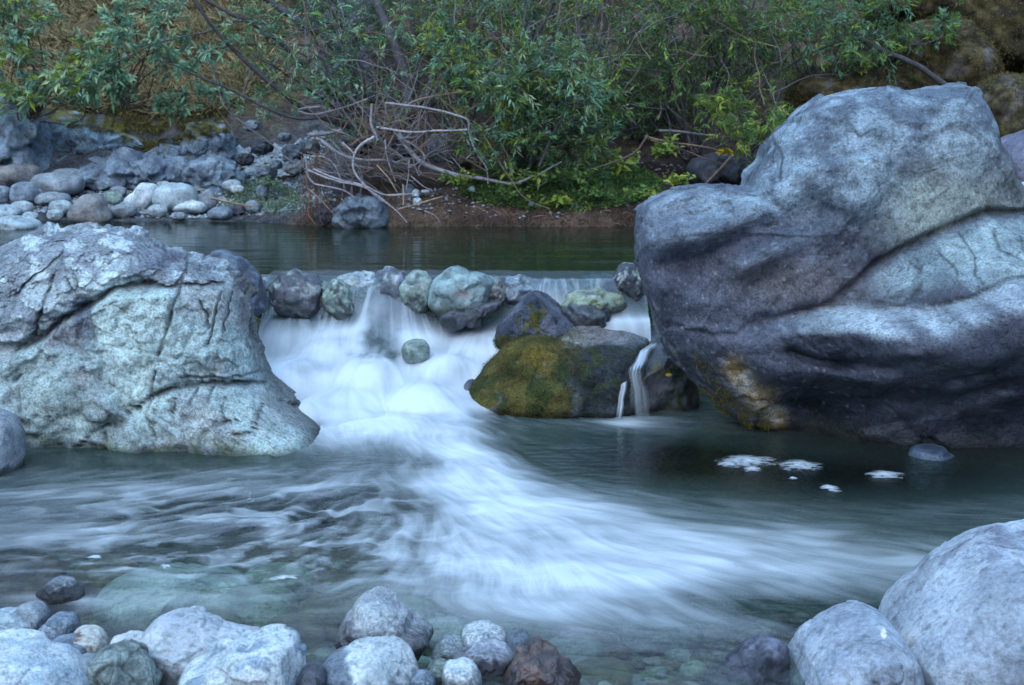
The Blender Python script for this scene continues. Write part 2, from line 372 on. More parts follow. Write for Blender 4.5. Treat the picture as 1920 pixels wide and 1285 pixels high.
# ---- big dark boulder on the right
LA = [(1380, 625), (1480, 592), (1560, 570), (1590, 545), (1640, 500), (1700, 465), (1760, 440), (1800, 425), (1860, 400), (1960, 398), (2300, 420)]
LB = [(1300, 640), (1400, 612), (1480, 592), (1600, 572), (1700, 565), (1790, 545), (1850, 515), (1950, 500), (2300, 500)]
def feat_right(Pw, u, v, front, V, q):
    la, lb = plerp(LA, u), plerp(LB, u); f = front * 1.0
    dy = np.zeros(len(u)); dz = np.zeros(len(u))
    ea = sstep(1480, 1720, u)
    n = fbm(q * 2.5, 3)
    dy -= 0.36 * ea * sstep(0, 120, v - la + 12 * n)
    dy -= 0.26 * sstep(1330, 1560, u) * sstep(-4, 30, v - lb + 6 * n)
    # groove in the creases
    dy += 0.06 * np.exp(-((v - la) / 9) ** 2) * sstep(1450, 1600, u)
    dy += 0.035 * np.exp(-((v - lb) / 6) ** 2) * sstep(1400, 1500, u) * sstep(1850, 1700, u)
    # concave smooth bay above the upper crease
    dy += 0.10 * np.exp(-(((u - 1790) / 110) ** 2 + ((v - 370) / 90) ** 2))
    # shoulder with its hollow and the light rib
    dy += 0.13 * np.exp(-(((u - 1310) / 70) ** 2 + ((v - 395) / 26) ** 2))
    rib = dpoly([(1225, 455), (1290, 440), (1360, 410), (1440, 370)], u, v)
    dy -= 0.09 * np.exp(-(rib / 26) ** 2)
    dy += 0.07 * np.exp(-(dpoly([(1250, 500), (1340, 480), (1440, 440), (1560, 400)], u, v) / 24) ** 2)
    dy -= 0.06 * np.exp(-(dpoly([(1380, 500), (1500, 440), (1620, 380)], u, v) / 26) ** 2)
    # ledge high on the face
    dy -= 0.06 * sstep(0, 14, v - plerp([(1400, 330), (1540, 300), (1600, 285), (1700, 290)], u)) * sstep(1420, 1500, u) * sstep(1720, 1600, u) * sstep(120, 30, v - 290)
    # notches in the lower face
    for pts, w, a in (([(1480, 655), (1530, 672), (1580, 678)], 9, 0.07), ([(1560, 668), (1640, 668)], 10, .05), ([(1440, 690), (1520, 700), (1640, 692)], 22, -0.05),
                      ([(1740, 690), (1800, 670), (1860, 640)], 12, .06), ([(1620, 640), (1700, 620)], 16, -.05), ([(1660, 730), (1760, 740), (1850, 700)], 22, .07),
                      ([(1600, 600), (1720, 640), (1880, 640)], 30, -.05), ([(1400, 700), (1470, 770), (1560, 800)], 25, .05)):
        dy += a * np.exp(-(dpoly(pts, u, v) / w) ** 2)
    # undercut towards the water
    dy += (0.16 * sstep(560, 700, v) + 0.46 * sstep(640, 840, v)) * mix(.35, 1.0, sstep(1420, 1560, u))
    dy += 0.022 * ridged(np.stack([q[:, 0] * 2.4 - q[:, 2], q[:, 1] * 2.2, q[:, 2] * 4.5 - q[:, 0] * .8], 1), 5) - 0.015 + 0.012 * fbm(q * 12, 4) + .025 * fbm(q * 3.3 + 4, 3)
    dy += 0.02 * noise(q * 7)
    k = np.clip(-V[:, 1] * 2.0 + 0.15, 0, 1)
    out = Pw.copy(); out[:, 1] += dy * k * f; f2, fh = cells(q * 3.5, 3); f2, fh3 = cells(q * 9, 5); f1_, fh1 = cells(q * 1.7 + 2, 11); out += V * (.038 * fh1 + .02 * fh + .010 * fh3 + .008 * fbm(q * 12, 4))[:, None]
    return out
def col_right(cv, Pw, u, v, q):
    n = fbm(q * 2.2 + 3, 5); n2 = fbm(q * 8, 4); la, lb = plerp(LA, u), plerp(LB, u)
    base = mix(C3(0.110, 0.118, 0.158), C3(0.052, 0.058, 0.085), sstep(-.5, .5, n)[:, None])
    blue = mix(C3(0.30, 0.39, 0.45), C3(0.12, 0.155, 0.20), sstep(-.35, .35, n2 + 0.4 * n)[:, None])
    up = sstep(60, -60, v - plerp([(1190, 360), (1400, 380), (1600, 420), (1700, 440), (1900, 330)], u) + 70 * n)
    ribs = np.exp(-(dpoly([(1225, 455), (1290, 440), (1360, 410), (1460, 370)], u, v) / 22) ** 2) + .8 * np.exp(-(dpoly([(1390, 500), (1500, 440), (1620, 380)], u, v) / 18) ** 2); up = np.clip(.9 * up + .6 * ribs * np.clip(.6 + n2, 0, 1), 0, 1)  # raised ribs lightened in the colour, as if catching light from above
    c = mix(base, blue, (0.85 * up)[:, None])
    ol = np.exp(-(((u - 1790) / 120) ** 2 + ((v - 385) / 85) ** 2)) * (v < la + 5)
    c = mix(c, C3(0.25, 0.28, 0.25), np.clip(ol * 1.3 + 0.3 * n * ol, 0, 0.9)[:, None])
    bl = sstep(0, 25, v - la) * sstep(10, -40, v - lb + 40 * n) * sstep(1560, 1750, u)  # block below the upper crease painted pale as a top-lit surface
    c = mix(c, mix(C3(0.30, 0.38, 0.40), C3(0.19, 0.25, 0.28), sstep(-.3, .4, n2)[:, None]), bl[:, None])
    le = sstep(-7, 5, v - lb) * sstep(48, 22, v - lb + 16 * n) * sstep(1420, 1620, u)  # lit ledge top, its brightness painted into the colour
    c = mix(c, C3(0.44, 0.52, 0.58), (le * np.clip(.8 + n2, 0, 1))[:, None])
    ln_ = np.exp(-((v - lb + 6) / 4) ** 2) * sstep(1440, 1560, u) + np.exp(-((v - la) / 5) ** 2) * sstep(1480, 1580, u); c = c * (1 - .7 * np.clip(ln_, 0, 1))[:, None]
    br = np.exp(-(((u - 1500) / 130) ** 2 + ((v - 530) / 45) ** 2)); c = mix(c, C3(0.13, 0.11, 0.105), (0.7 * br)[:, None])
    # pale flaked band and moss on the underside edge; band brightened for bounced light
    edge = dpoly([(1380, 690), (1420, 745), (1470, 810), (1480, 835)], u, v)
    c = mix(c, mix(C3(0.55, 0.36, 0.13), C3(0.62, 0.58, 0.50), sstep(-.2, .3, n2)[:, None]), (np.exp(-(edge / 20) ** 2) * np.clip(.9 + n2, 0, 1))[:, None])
    sp = sstep(0.50, 0.62, noise(q * 55)) * (v < 800); c = mix(c, C3(0.4, 0.45, 0.5), (0.35 * sp)[:, None])
    lf = sstep(0.1, 0.35, n2) * np.exp(-((u - plerp([(440, 1200), (620, 1235), (700, 1290)], v)) / 22) ** 2) * (v > 560)
    c = mix(c, C3(0.36, 0.34, 0.33), (0.6 * lf)[:, None])
    uj = u + 7 * noise(q * 9); vj = v + 7 * noise(q * 9 + 5); ck = np.zeros(len(u))
    for pts in ([(1800, 440), (1812, 475), (1800, 505), (1815, 530)], [(1700, 480), (1720, 505), (1705, 530), (1690, 545)], [(1860, 430), (1850, 460), (1880, 480)], [(1755, 470), (1770, 500), (1760, 520)], [(1600, 545), (1640, 555), (1680, 545)], [(1900, 440), (1890, 470), (1915, 490)],
                [(1540, 470), (1570, 462), (1600, 470)], [(1555, 480), (1580, 478)], [(1480, 655), (1530, 670), (1590, 676)], [(1450, 250), (1470, 300), (1465, 340)], [(1590, 230), (1610, 250), (1640, 245)]):
        ck = np.maximum(ck, np.exp(-(dpoly(pts, uj, vj) / 2.6) ** 2))
    c = c * (1 - .7 * ck)[:, None]
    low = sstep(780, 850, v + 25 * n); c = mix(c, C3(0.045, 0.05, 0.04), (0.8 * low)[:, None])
    li = np.exp(-((u - 1447) ** 2 + (v - 742) ** 2) / 18 ** 2); c = mix(c, C3(0.25, 0.19, 0.10), np.clip(li * 1.2, 0, .8)[:, None])
    return c
RB = [(1187, 440), (1190, 405), (1212, 377), (1255, 357), (1300, 350), (1395, 350), (1403, 322), (1428, 300), (1445, 262), (1500, 213), (1545, 178), (1580, 171), (1700, 172), (1760, 165),
      (1790, 160), (1818, 168), (1840, 205), (1855, 260), (1878, 320), (1900, 352), (1990, 395), (2120, 450), (2300, 560), (2380, 800), (2300, 1000), (1900, 1020), (1650, 1000), (1540, 930),
      (1468, 835), (1430, 803), (1380, 772), (1330, 730), (1290, 690), (1245, 655), (1222, 605), (1203, 545), (1194, 490)]
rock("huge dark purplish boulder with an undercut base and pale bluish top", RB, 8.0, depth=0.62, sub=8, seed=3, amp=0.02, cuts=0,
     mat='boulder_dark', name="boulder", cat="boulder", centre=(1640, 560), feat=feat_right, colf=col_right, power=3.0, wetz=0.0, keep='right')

# ---- big pale fissured boulder on the left
CR = [[(345, 505), (338, 540), (325, 585), (312, 640), (305, 660)], [(262, 540), (330, 538), (420, 530)], [(330, 538), (350, 500), (352, 470)], [(418, 545), (408, 590), (396, 640)],
      [(436, 545), (430, 590), (425, 615)], [(380, 565), (392, 590), (395, 612)], [(25, 660), (80, 635), (115, 600), (170, 575), (210, 545), (262, 540)], [(115, 600), (108, 625), (112, 635)],
      [(35, 690), (45, 740), (55, 785)], [(300, 690), (296, 730), (294, 765)], [(255, 770), (290, 735), (340, 720), (400, 712), (440, 710), (500, 712)], [(345, 700), (420, 700), (490, 690)],
      [(250, 790), (252, 760), (262, 740)], [(385, 820), (400, 790), (430, 775), (460, 765)], [(455, 790), (478, 780), (500, 740)], [(170, 750), (185, 780), (215, 778), (225, 760)],
      [(60, 790), (110, 750), (118, 740)], [(205, 800), (215, 840)], [(345, 740), (340, 770)], [(380, 720), (372, 745)], [(410, 715), (407, 735)], [(300, 775), (310, 800)],
      [(150, 835), (190, 800), (230, 780)], [(100, 740), (106, 780)], [(25, 560), (50, 530), (90, 500), (120, 470)], [(60, 640), (100, 520)], [(125, 520), (140, 545)], [(140, 515), (155, 540)]]
def crackf(u, v):
    g = np.zeros(len(u)); uj = u + 4 * noise(np.stack([u / 17, v / 17, u * 0], 1)); vj = v + 4 * noise(np.stack([u / 17, v / 17, u * 0 + 9], 1))
    for k, pts in enumerate(CR):
        g = np.maximum(g, np.exp(-(dpoly(pts, uj, vj) / (3.6 if k in (0, 1, 6, 10) else 2.4)) ** 2))
    return g
def feat_left(Pw, u, v, front, V, q):
    f = front * 1.0; n = .6 * fbm(q * 2.5, 3); dy = np.zeros(len(u))
    l1 = plerp([(-200, 690), (25, 655), (80, 632), (115, 600), (170, 572), (210, 545), (262, 538), (330, 536), (420, 528), (520, 600)], u)
    dy -= 0.065 * sstep(0, 20, v - l1 + 4 * n) + 0.07 * sstep(30, 140, v - l1)
    dy += 0.05 * np.exp(-((v - l1) / 8) ** 2) * sstep(330, 250, u)
    l2 = plerp([(-100, 900), (200, 830), (255, 765), (300, 735), (350, 712), (440, 708), (505, 715), (600, 760)], u)
    dy -= 0.10 * sstep(0, 30, v - l2 + 4 * n) * sstep(180, 280, u)
    dy += 0.03 * np.exp(-((v - l2) / 7) ** 2) * sstep(220, 280, u)
    bl = ((u - 443) / 62) ** 2 + ((v - 672 - 0.12 * (u - 443)) / 32) ** 2
    dy -= 0.07 * sstep(1.15, 0.55, bl); dy -= 0.07 * sstep(1.1, .5, ((u - 200) / 38) ** 2 + ((v - 752) / 32) ** 2)
    # diagonal strata on the upper facet
    st = np.sin((v + 0.42 * u) / 11 + 3 * n + 2 * fbm(q * 4, 2)); top = sstep(20, -30, v - l1)
    dy += 0.007 * st * top; dy += 0.05 * np.exp(-(dpoly([(180, 520), (220, 495), (262, 478), (300, 470)], u, v) / 9) ** 2) * 1.0
    dy -= 0.05 * np.exp(-(dpoly([(0, 600), (90, 560), (200, 515), (300, 480), (380, 500)], u, v) / 22) ** 2)
    f2, fh = cells(np.stack([q[:, 0] + 0.25 * n, q[:, 1], q[:, 2]], 1) * 3.2, 5)
    dy += 0.036 * fh * (1 - 0.3 * top) + 0.012 * np.exp(-(f2 / 0.03) ** 2) * (1 - .6 * top)
    f3, fh3 = cells(q * 8.5 + 0.4 * n[:, None], 9); dy += 0.022 * fh3; f4, fh4 = cells(q * 19 + 0.5 * n[:, None], 4); dy += 0.013 * fh4
    dy += 0.030 * crackf(u, v) + 0.016 * fbm(q * 14, 4)
    dy += 0.010 * ridged(np.stack([q[:, 0] * 3 + q[:, 2] * 3, q[:, 1], q[:, 2] * 7], 1), 4)
    k = np.clip(-V[:, 1] * 2.2 + 0.1, 0, 1); out = Pw.copy(); out[:, 1] += dy * k * f; out[:, 2] += 0.5 * dy * k * f * top
    toe = sstep(660, 830, v) * sstep(330, 560, u); out[:, 1] -= 0.24 * toe; out[:, 0] += .16 * sstep(700, 820, v) * sstep(430, 560, u)
    side = sstep(.35, .0, np.abs(V[:, 1])); out += V * ((.05 * fh + .03 * fh3 + .012 * fh4 + .01 * fbm(q * 14, 3)) * side)[:, None]
    return out
def col_left(cv, Pw, u, v, q):
    n = fbm(q * 2.2 + 3, 5); n2 = fbm(q * 7, 4); n3 = ridged(np.stack([q[:, 0] * 4 + q[:, 2] * 5, q[:, 1] * 3, q[:, 2] * 12], 1), 4)
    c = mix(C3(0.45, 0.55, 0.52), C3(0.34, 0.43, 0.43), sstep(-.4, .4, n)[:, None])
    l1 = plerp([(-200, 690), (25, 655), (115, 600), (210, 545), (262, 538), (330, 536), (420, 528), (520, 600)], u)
    top = sstep(15, -25, v - l1); c = mix(c, C3(0.55, 0.61, 0.65), (0.6 * top)[:, None])  # top facet lightened in the colour, as if under open sky
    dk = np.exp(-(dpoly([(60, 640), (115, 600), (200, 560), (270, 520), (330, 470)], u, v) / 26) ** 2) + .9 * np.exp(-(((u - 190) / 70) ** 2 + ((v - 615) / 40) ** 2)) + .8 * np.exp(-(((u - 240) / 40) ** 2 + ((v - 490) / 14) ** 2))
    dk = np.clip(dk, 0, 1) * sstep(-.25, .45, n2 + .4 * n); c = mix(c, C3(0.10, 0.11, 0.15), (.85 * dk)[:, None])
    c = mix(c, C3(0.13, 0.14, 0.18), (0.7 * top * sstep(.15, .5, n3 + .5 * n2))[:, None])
    pk = sstep(.25, .5, n) * (1 - top); c = mix(c, C3(0.36, 0.32, 0.33), (.4 * pk)[:, None])
    # dark rim facing the fall
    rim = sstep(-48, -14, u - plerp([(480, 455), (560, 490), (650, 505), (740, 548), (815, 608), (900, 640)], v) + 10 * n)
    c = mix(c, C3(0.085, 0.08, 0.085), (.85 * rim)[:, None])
    c = c * (1 - 0.75 * crackf(u, v))[:, None]
    al = sstep(790, 835, v + 18 * n) * sstep(.0, .5, n2 + .25 + .6 * sstep(480, 580, u)); c = mix(c, C3(0.16, 0.20, 0.08), (.6 * al)[:, None])
    return c
LBo = [(-330, 640), (-200, 540), (-100, 505), (0, 473), (60, 450), (120, 432), (185, 423), (240, 430), (285, 443), (307, 462), (345, 479), (400, 482), (430, 500), (458, 530), (478, 575),
       (486, 620), (492, 655), (506, 695), (536, 740), (576, 783), (622, 830), (650, 870), (590, 940), (200, 960), (-250, 950), (-360, 800)]
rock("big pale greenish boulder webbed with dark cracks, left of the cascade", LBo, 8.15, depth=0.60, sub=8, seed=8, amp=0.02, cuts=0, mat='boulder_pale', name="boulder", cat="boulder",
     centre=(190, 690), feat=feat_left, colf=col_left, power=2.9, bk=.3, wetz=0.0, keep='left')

# ---- mossy rocks by the small fall
def moss_col(region, mossc=(C3(0.12, 0.10, 0.028), C3(0.04, 0.055, 0.016)), rockc=None):
    def f(cv, Pw, u, v, q):
        n = fbm(q * 4, 4); m = np.clip(region(u, v, Pw) + .9 * n, 0, 1); m = sstep(.1, .9, m)
        mc = mix(mossc[0], mossc[1], sstep(-.4, .4, fbm(q * 3 + 7, 4))[:, None])
        return mix(cv, mc, m[:, None])
    return f
def r_big(u, v, P): return sstep(1180, 1080, u + (v - 660) * 0.5) * 1.3 - .9 * np.exp(-(((u - 1110) / 60) ** 2 + ((v - 645) / 14) ** 2))
def col_mossbig(cv, Pw, u, v, q):
    c = moss_col(r_big)(cv, Pw, u, v, q); n = fbm(q * 5, 3)
    o = np.exp(-(((u - 1020) / 75) ** 2 + ((v - 665) / 30) ** 2)) * np.clip(.7 + n, 0, 1); c = mix(c, C3(0.24, 0.17, 0.035), (.8 * o)[:, None])
    dkr = sstep(1020, 1110, u + 18 * n) * sstep(634, 655, v + 10 * n); c = mix(c, C3(0.03, 0.038, 0.045), (.93 * dkr)[:, None]); c = mix(c, C3(0.06, 0.085, 0.02), (.5 * dkr * sstep(.1, .5, fbm(q * 6 + 3, 3)))[:, None])
    t = sstep(652, 630, v) * sstep(1040, 1100, u) * sstep(1200, 1160, u); c = mix(c, C3(0.27, 0.24, 0.25), (.7 * t)[:, None])  # tan pink top, lightened in the colour as if lit from above
    return c
rock("large rock thickly covered in green and golden moss beside the small fall", [(862, 775), (874, 725), (898, 700), (928, 672), (945, 652), (982, 634), (1040, 626), (1100, 620), (1160, 621), (1235, 632), (1250, 690),
     (1235, 770), (1190, 830), (950, 830), (885, 800)], 8.5, ('grey'), depth=0.36, sub=7, seed=21, amp=0.09, cuts=6, mat='mossrock', name="mossy_rock", cat="rock", colf=col_mossbig, wetz=0.0, keep='mossbig', centre=(1040, 720))
rock("dark wet rock under the thin white trickle, right of the moss covered rock", [(1090, 800), (1105, 690), (1130, 660), (1160, 640), (1185, 650), (1200, 672), (1225, 650), (1262, 640), (1290, 690), (1310, 760), (1310, 820), (1100, 830)],
     8.62, 'dark', depth=0.36, sub=6, seed=5, amp=0.10, cuts=3, mat='wet', name="wet_rock", wetz=0, colf=moss_col(lambda u, v, P: 0.35 + 0 * u))
rock("dark wet ledge rock wedged between the mossy rock and the huge boulder", (1140, 618, 1300, 700), 8.95, 'dark', depth=0.28, sub=6, seed=15, mat='wet', name="wet_rock", amp=.12)
rock("rounded rock half grown with moss above the largest mossy rock", [(930, 650), (932, 615), (950, 590), (975, 570), (993, 548), (1015, 546), (1040, 560), (1060, 590), (1082, 615), (1080, 640), (1040, 655), (985, 665), (940, 668)],
     8.75, 'purple', depth=0.28, sub=6, seed=31, amp=0.09, cuts=4, mat='mossrock', name="rock", keep='mossmid',
     colf=moss_col(lambda u, v, P: np.exp(-(((u - 1000) / 22) ** 2 + ((v - 598) / 22) ** 2)) + np.exp(-(((u - 955) / 40) ** 2 + ((v - 648) / 22) ** 2)) - .1, rockc=None), centre=(1005, 610))
rock("dark rock half hidden in the foam at the left foot of the moss covered rock", (848, 697, 915, 800), 8.55, 'dark', depth=0.2, sub=5, seed=9, mat='wet', name="wet_rock")
rock("small round mottled stone alone in the middle of the white cascade", (753, 635, 806, 682, -12), 8.60, 'green', depth=0.08, sub=5, seed=10, mat='wet', name="rock", cat="stone", wetz=None)
G = "rocks along the lip of the cascade"
def lit_mottle(cv, Pw, u, v, q):  # pale patches towards the tops stand in for mottled highlights
    a = fbm(q * 2.6 + Pw[:1, :1] * 7, 4); c = mix(cv, C3(0.40, 0.44, 0.42), (.75 * sstep(.10, .45, a) * sstep(600, 540, v + 10 * a))[:, None]); return mix(c, C3(0.035, 0.045, 0.05), (.8 * sstep(.1, .5, fbm(q * 2 + 31, 3) + .5 * sstep(545, 600, v)))[:, None])
WR = [
 ("dark upright stone at the left end of the lip, beside the pale boulder", (476, 520, 516, 600), 9.15, 'dark', 'wet', .10),
 ("dark wet stone with a greenish top, second from the left along the lip", (512, 514, 596, 600), 9.12, 'dark', 'wet', .16),
 ("narrow greenish stone between the dark wet stone and the slanting pale one", (586, 524, 622, 600), 9.2, 'green', 'wet', .09),
 ("slanting pale green stone on the lip with white water on both sides", [(612, 545), (618, 531), (640, 533), (652, 560), (659, 598), (645, 612), (625, 590)], 9.05, 'green', 'stone', .09),
 ("flat pale topped stone level with the upper pool", (637, 512, 712, 560), 9.25, 'pale', 'wet', .12),
 ("broad purplish rock veiled by thin sheets of falling water", [(688, 560), (694, 530), (712, 514), (745, 516), (772, 530), (776, 575), (768, 620), (735, 640), (700, 625)], 9.1, 'purple', 'wet', .18),
 ("lower bluish rock under the veiled purplish rock", (700, 580, 775, 655), 9.03, 'dark', 'wet', .14),
 ("green tinted upright stone left of the big teal rock", [(752, 560), (756, 535), (770, 521), (795, 522), (808, 545), (806, 590), (785, 605), (760, 595)], 9.1, 'green', 'wet', .12),
 ("large teal grey angular rock with a reddish patch on the lip", [(806, 560), (812, 530), (830, 515), (855, 506), (880, 512), (905, 517), (923, 530), (916, 562), (895, 585), (860, 600), (822, 590)], 9.05, ((0.27, 0.36, 0.36), (0.15, 0.20, 0.21)), 'stone', .2),
 ("long dark slanting stone below the teal grey rock", [(830, 612), (838, 597), (870, 583), (905, 570), (930, 569), (933, 580), (905, 597), (875, 615), (850, 626)], 8.85, 'dark', 'wet', .09),
 ("small brownish stone against the right side of the teal grey rock", (913, 522, 948, 572), 9.1, 'tan', 'wet', .1),
 ("low stone veiled by smooth water, right of the brownish stone", (938, 524, 1012, 590), 9.15, 'blue', 'wet', .15),
 ("dark low stone under the film of water behind the rounded mossy rock", (1056, 572, 1136, 640), 8.9, 'dark', 'wet', .16),
 ("smooth pale green stone just under the water near the huge boulder", (1052, 543, 1160, 600), 8.98, ((0.30, 0.34, 0.22), (0.22, 0.27, 0.19)), 'wet', .18),
 ("flat stone at water level behind the smooth pale green one", (1086, 514, 1162, 552), 9.35, 'green', 'wet', .15),
 ("dark round stone standing against the huge boulder", [(1153, 545), (1158, 515), (1172, 496), (1190, 493), (1205, 510), (1205, 560), (1170, 565)], 9.15, 'dark', 'stone', .12),
 ("low mottled stone barely breaking the lip left of the flat one", (1005, 526, 1070, 575), 9.2, 'grey', 'wet', .12),
]
for k, (lab, sp, Y, colr, mt, dp) in enumerate(WR):
    cf = lit_mottle
    if "teal" in lab[:12]:
        cf = lambda cv, Pw, u, v, q: mix(mix(cv, C3(0.30, 0.13, 0.10), (.7 * np.exp(-(((u - 870) / 16) ** 2 + ((v - 552) / 6) ** 2)) * (1 + fbm(q * 8, 2)))[:, None].clip(0, 1)), C3(0.06, 0.07, 0.04), (.8 * sstep(565, 585, v + 8 * fbm(q * 3, 2)))[:, None])
    O = outline_of(sp); cm = O.mean(0); ro = np.random.RandomState(k + 3); O = cm + (O - cm) * (1.18, ro.uniform(.92, 1.12)) * (1 + .07 * ro.normal(size=(len(O), 1)).clip(-1.3, 1.3)) + (0, ro.uniform(-7, 1)); Y += ro.uniform(-.03, .05); Y -= .09 if any(w in lab for w in ('dark round', 'low stone', 'low mottled', 'narrow greenish', 'slanting pale', 'flat pale', 'green tinted')) else 0; Y -= .08 if any(w in lab for w in ('teal grey', 'long dark', 'second from')) else 0
    rock(lab, O.tolist(), Y, colr, depth=dp * 1.1, sub=5, seed=40 + k, amp=0.10, cuts=9, mat=mt, name="rock", group=G, colf=cf, facet=.13, fs=1.5)
rock("smooth blue grey rock leaning behind the right shoulder of the pale cracked boulder", [(390, 485), (398, 471), (415, 468), (440, 480), (468, 500), (490, 535), (497, 580), (480, 600), (430, 560), (400, 520)], 8.75, ((0.16, 0.20, 0.25), (0.10, 0.125, 0.17)), depth=.25, sub=6, seed=61, amp=.05, mat='stone',
     colf=lambda cv, Pw, u, v, q: mix(cv, C3(0.06, 0.06, 0.08), (.85 * sstep(.1, .4, fbm(q * 2, 4) + .5 * sstep(440, 480, u)))[:, None]), centre=(445, 530))
rock("grey rock cut off by the left edge in front of the pale cracked boulder", (-90, 768, 38, 930), 7.0, 'grey', depth=.25, sub=6, seed=62, mat='granite', wetz=0)
rock("bluish stone at the waterline under the huge dark boulder", [(1700, 870), (1715, 838), (1745, 832), (1780, 850), (1805, 880), (1800, 900), (1700, 900)], 7.25, ((0.12, 0.17, 0.24), (0.08, 0.12, 0.18)), depth=.12, sub=5, seed=63, mat='wet', centre=(1750, 870))
rock("lavender boulder behind the huge boulder at the right edge", [(1862, 290), (1880, 262), (1920, 246), (2000, 250), (2060, 300), (2060, 400), (1880, 400), (1864, 340)], 12.2, ((0.20, 0.19, 0.25), (0.13, 0.13, 0.18)), depth=.5, sub=6, seed=64, name="boulder", cat="boulder")
rock("pale flat rock between the huge boulder and the lavender one", (1840, 342, 2060, 460), 9.6, 'pale', depth=.3, sub=5, seed=65)

# ---- foreground stones
G = "stones on the near shore"
def redspot(cv, Pw, u, v, q):
    n = fbm(q * 5, 3); d = np.minimum(np.hypot((u - 148) / 9, (v - 1190) / 6), np.hypot((u - 140) / 16, (v - 1201) / 5) + .2)
    return mix(cv, C3(0.13, 0.035, 0.02), (.85 * sstep(1.2, .6, d + .6 * n))[:, None])
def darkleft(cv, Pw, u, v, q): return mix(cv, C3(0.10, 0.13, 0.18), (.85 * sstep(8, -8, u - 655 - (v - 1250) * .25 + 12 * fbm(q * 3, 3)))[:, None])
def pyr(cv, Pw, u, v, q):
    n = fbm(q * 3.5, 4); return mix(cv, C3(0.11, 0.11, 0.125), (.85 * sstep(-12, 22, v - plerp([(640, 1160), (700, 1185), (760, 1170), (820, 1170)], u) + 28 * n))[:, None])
def bluefl(cv, Pw, u, v, q): return mix(cv, C3(0.22, 0.30, 0.38), (.8 * sstep(.2, .4, fbm(q * 2.2, 3)))[:, None])
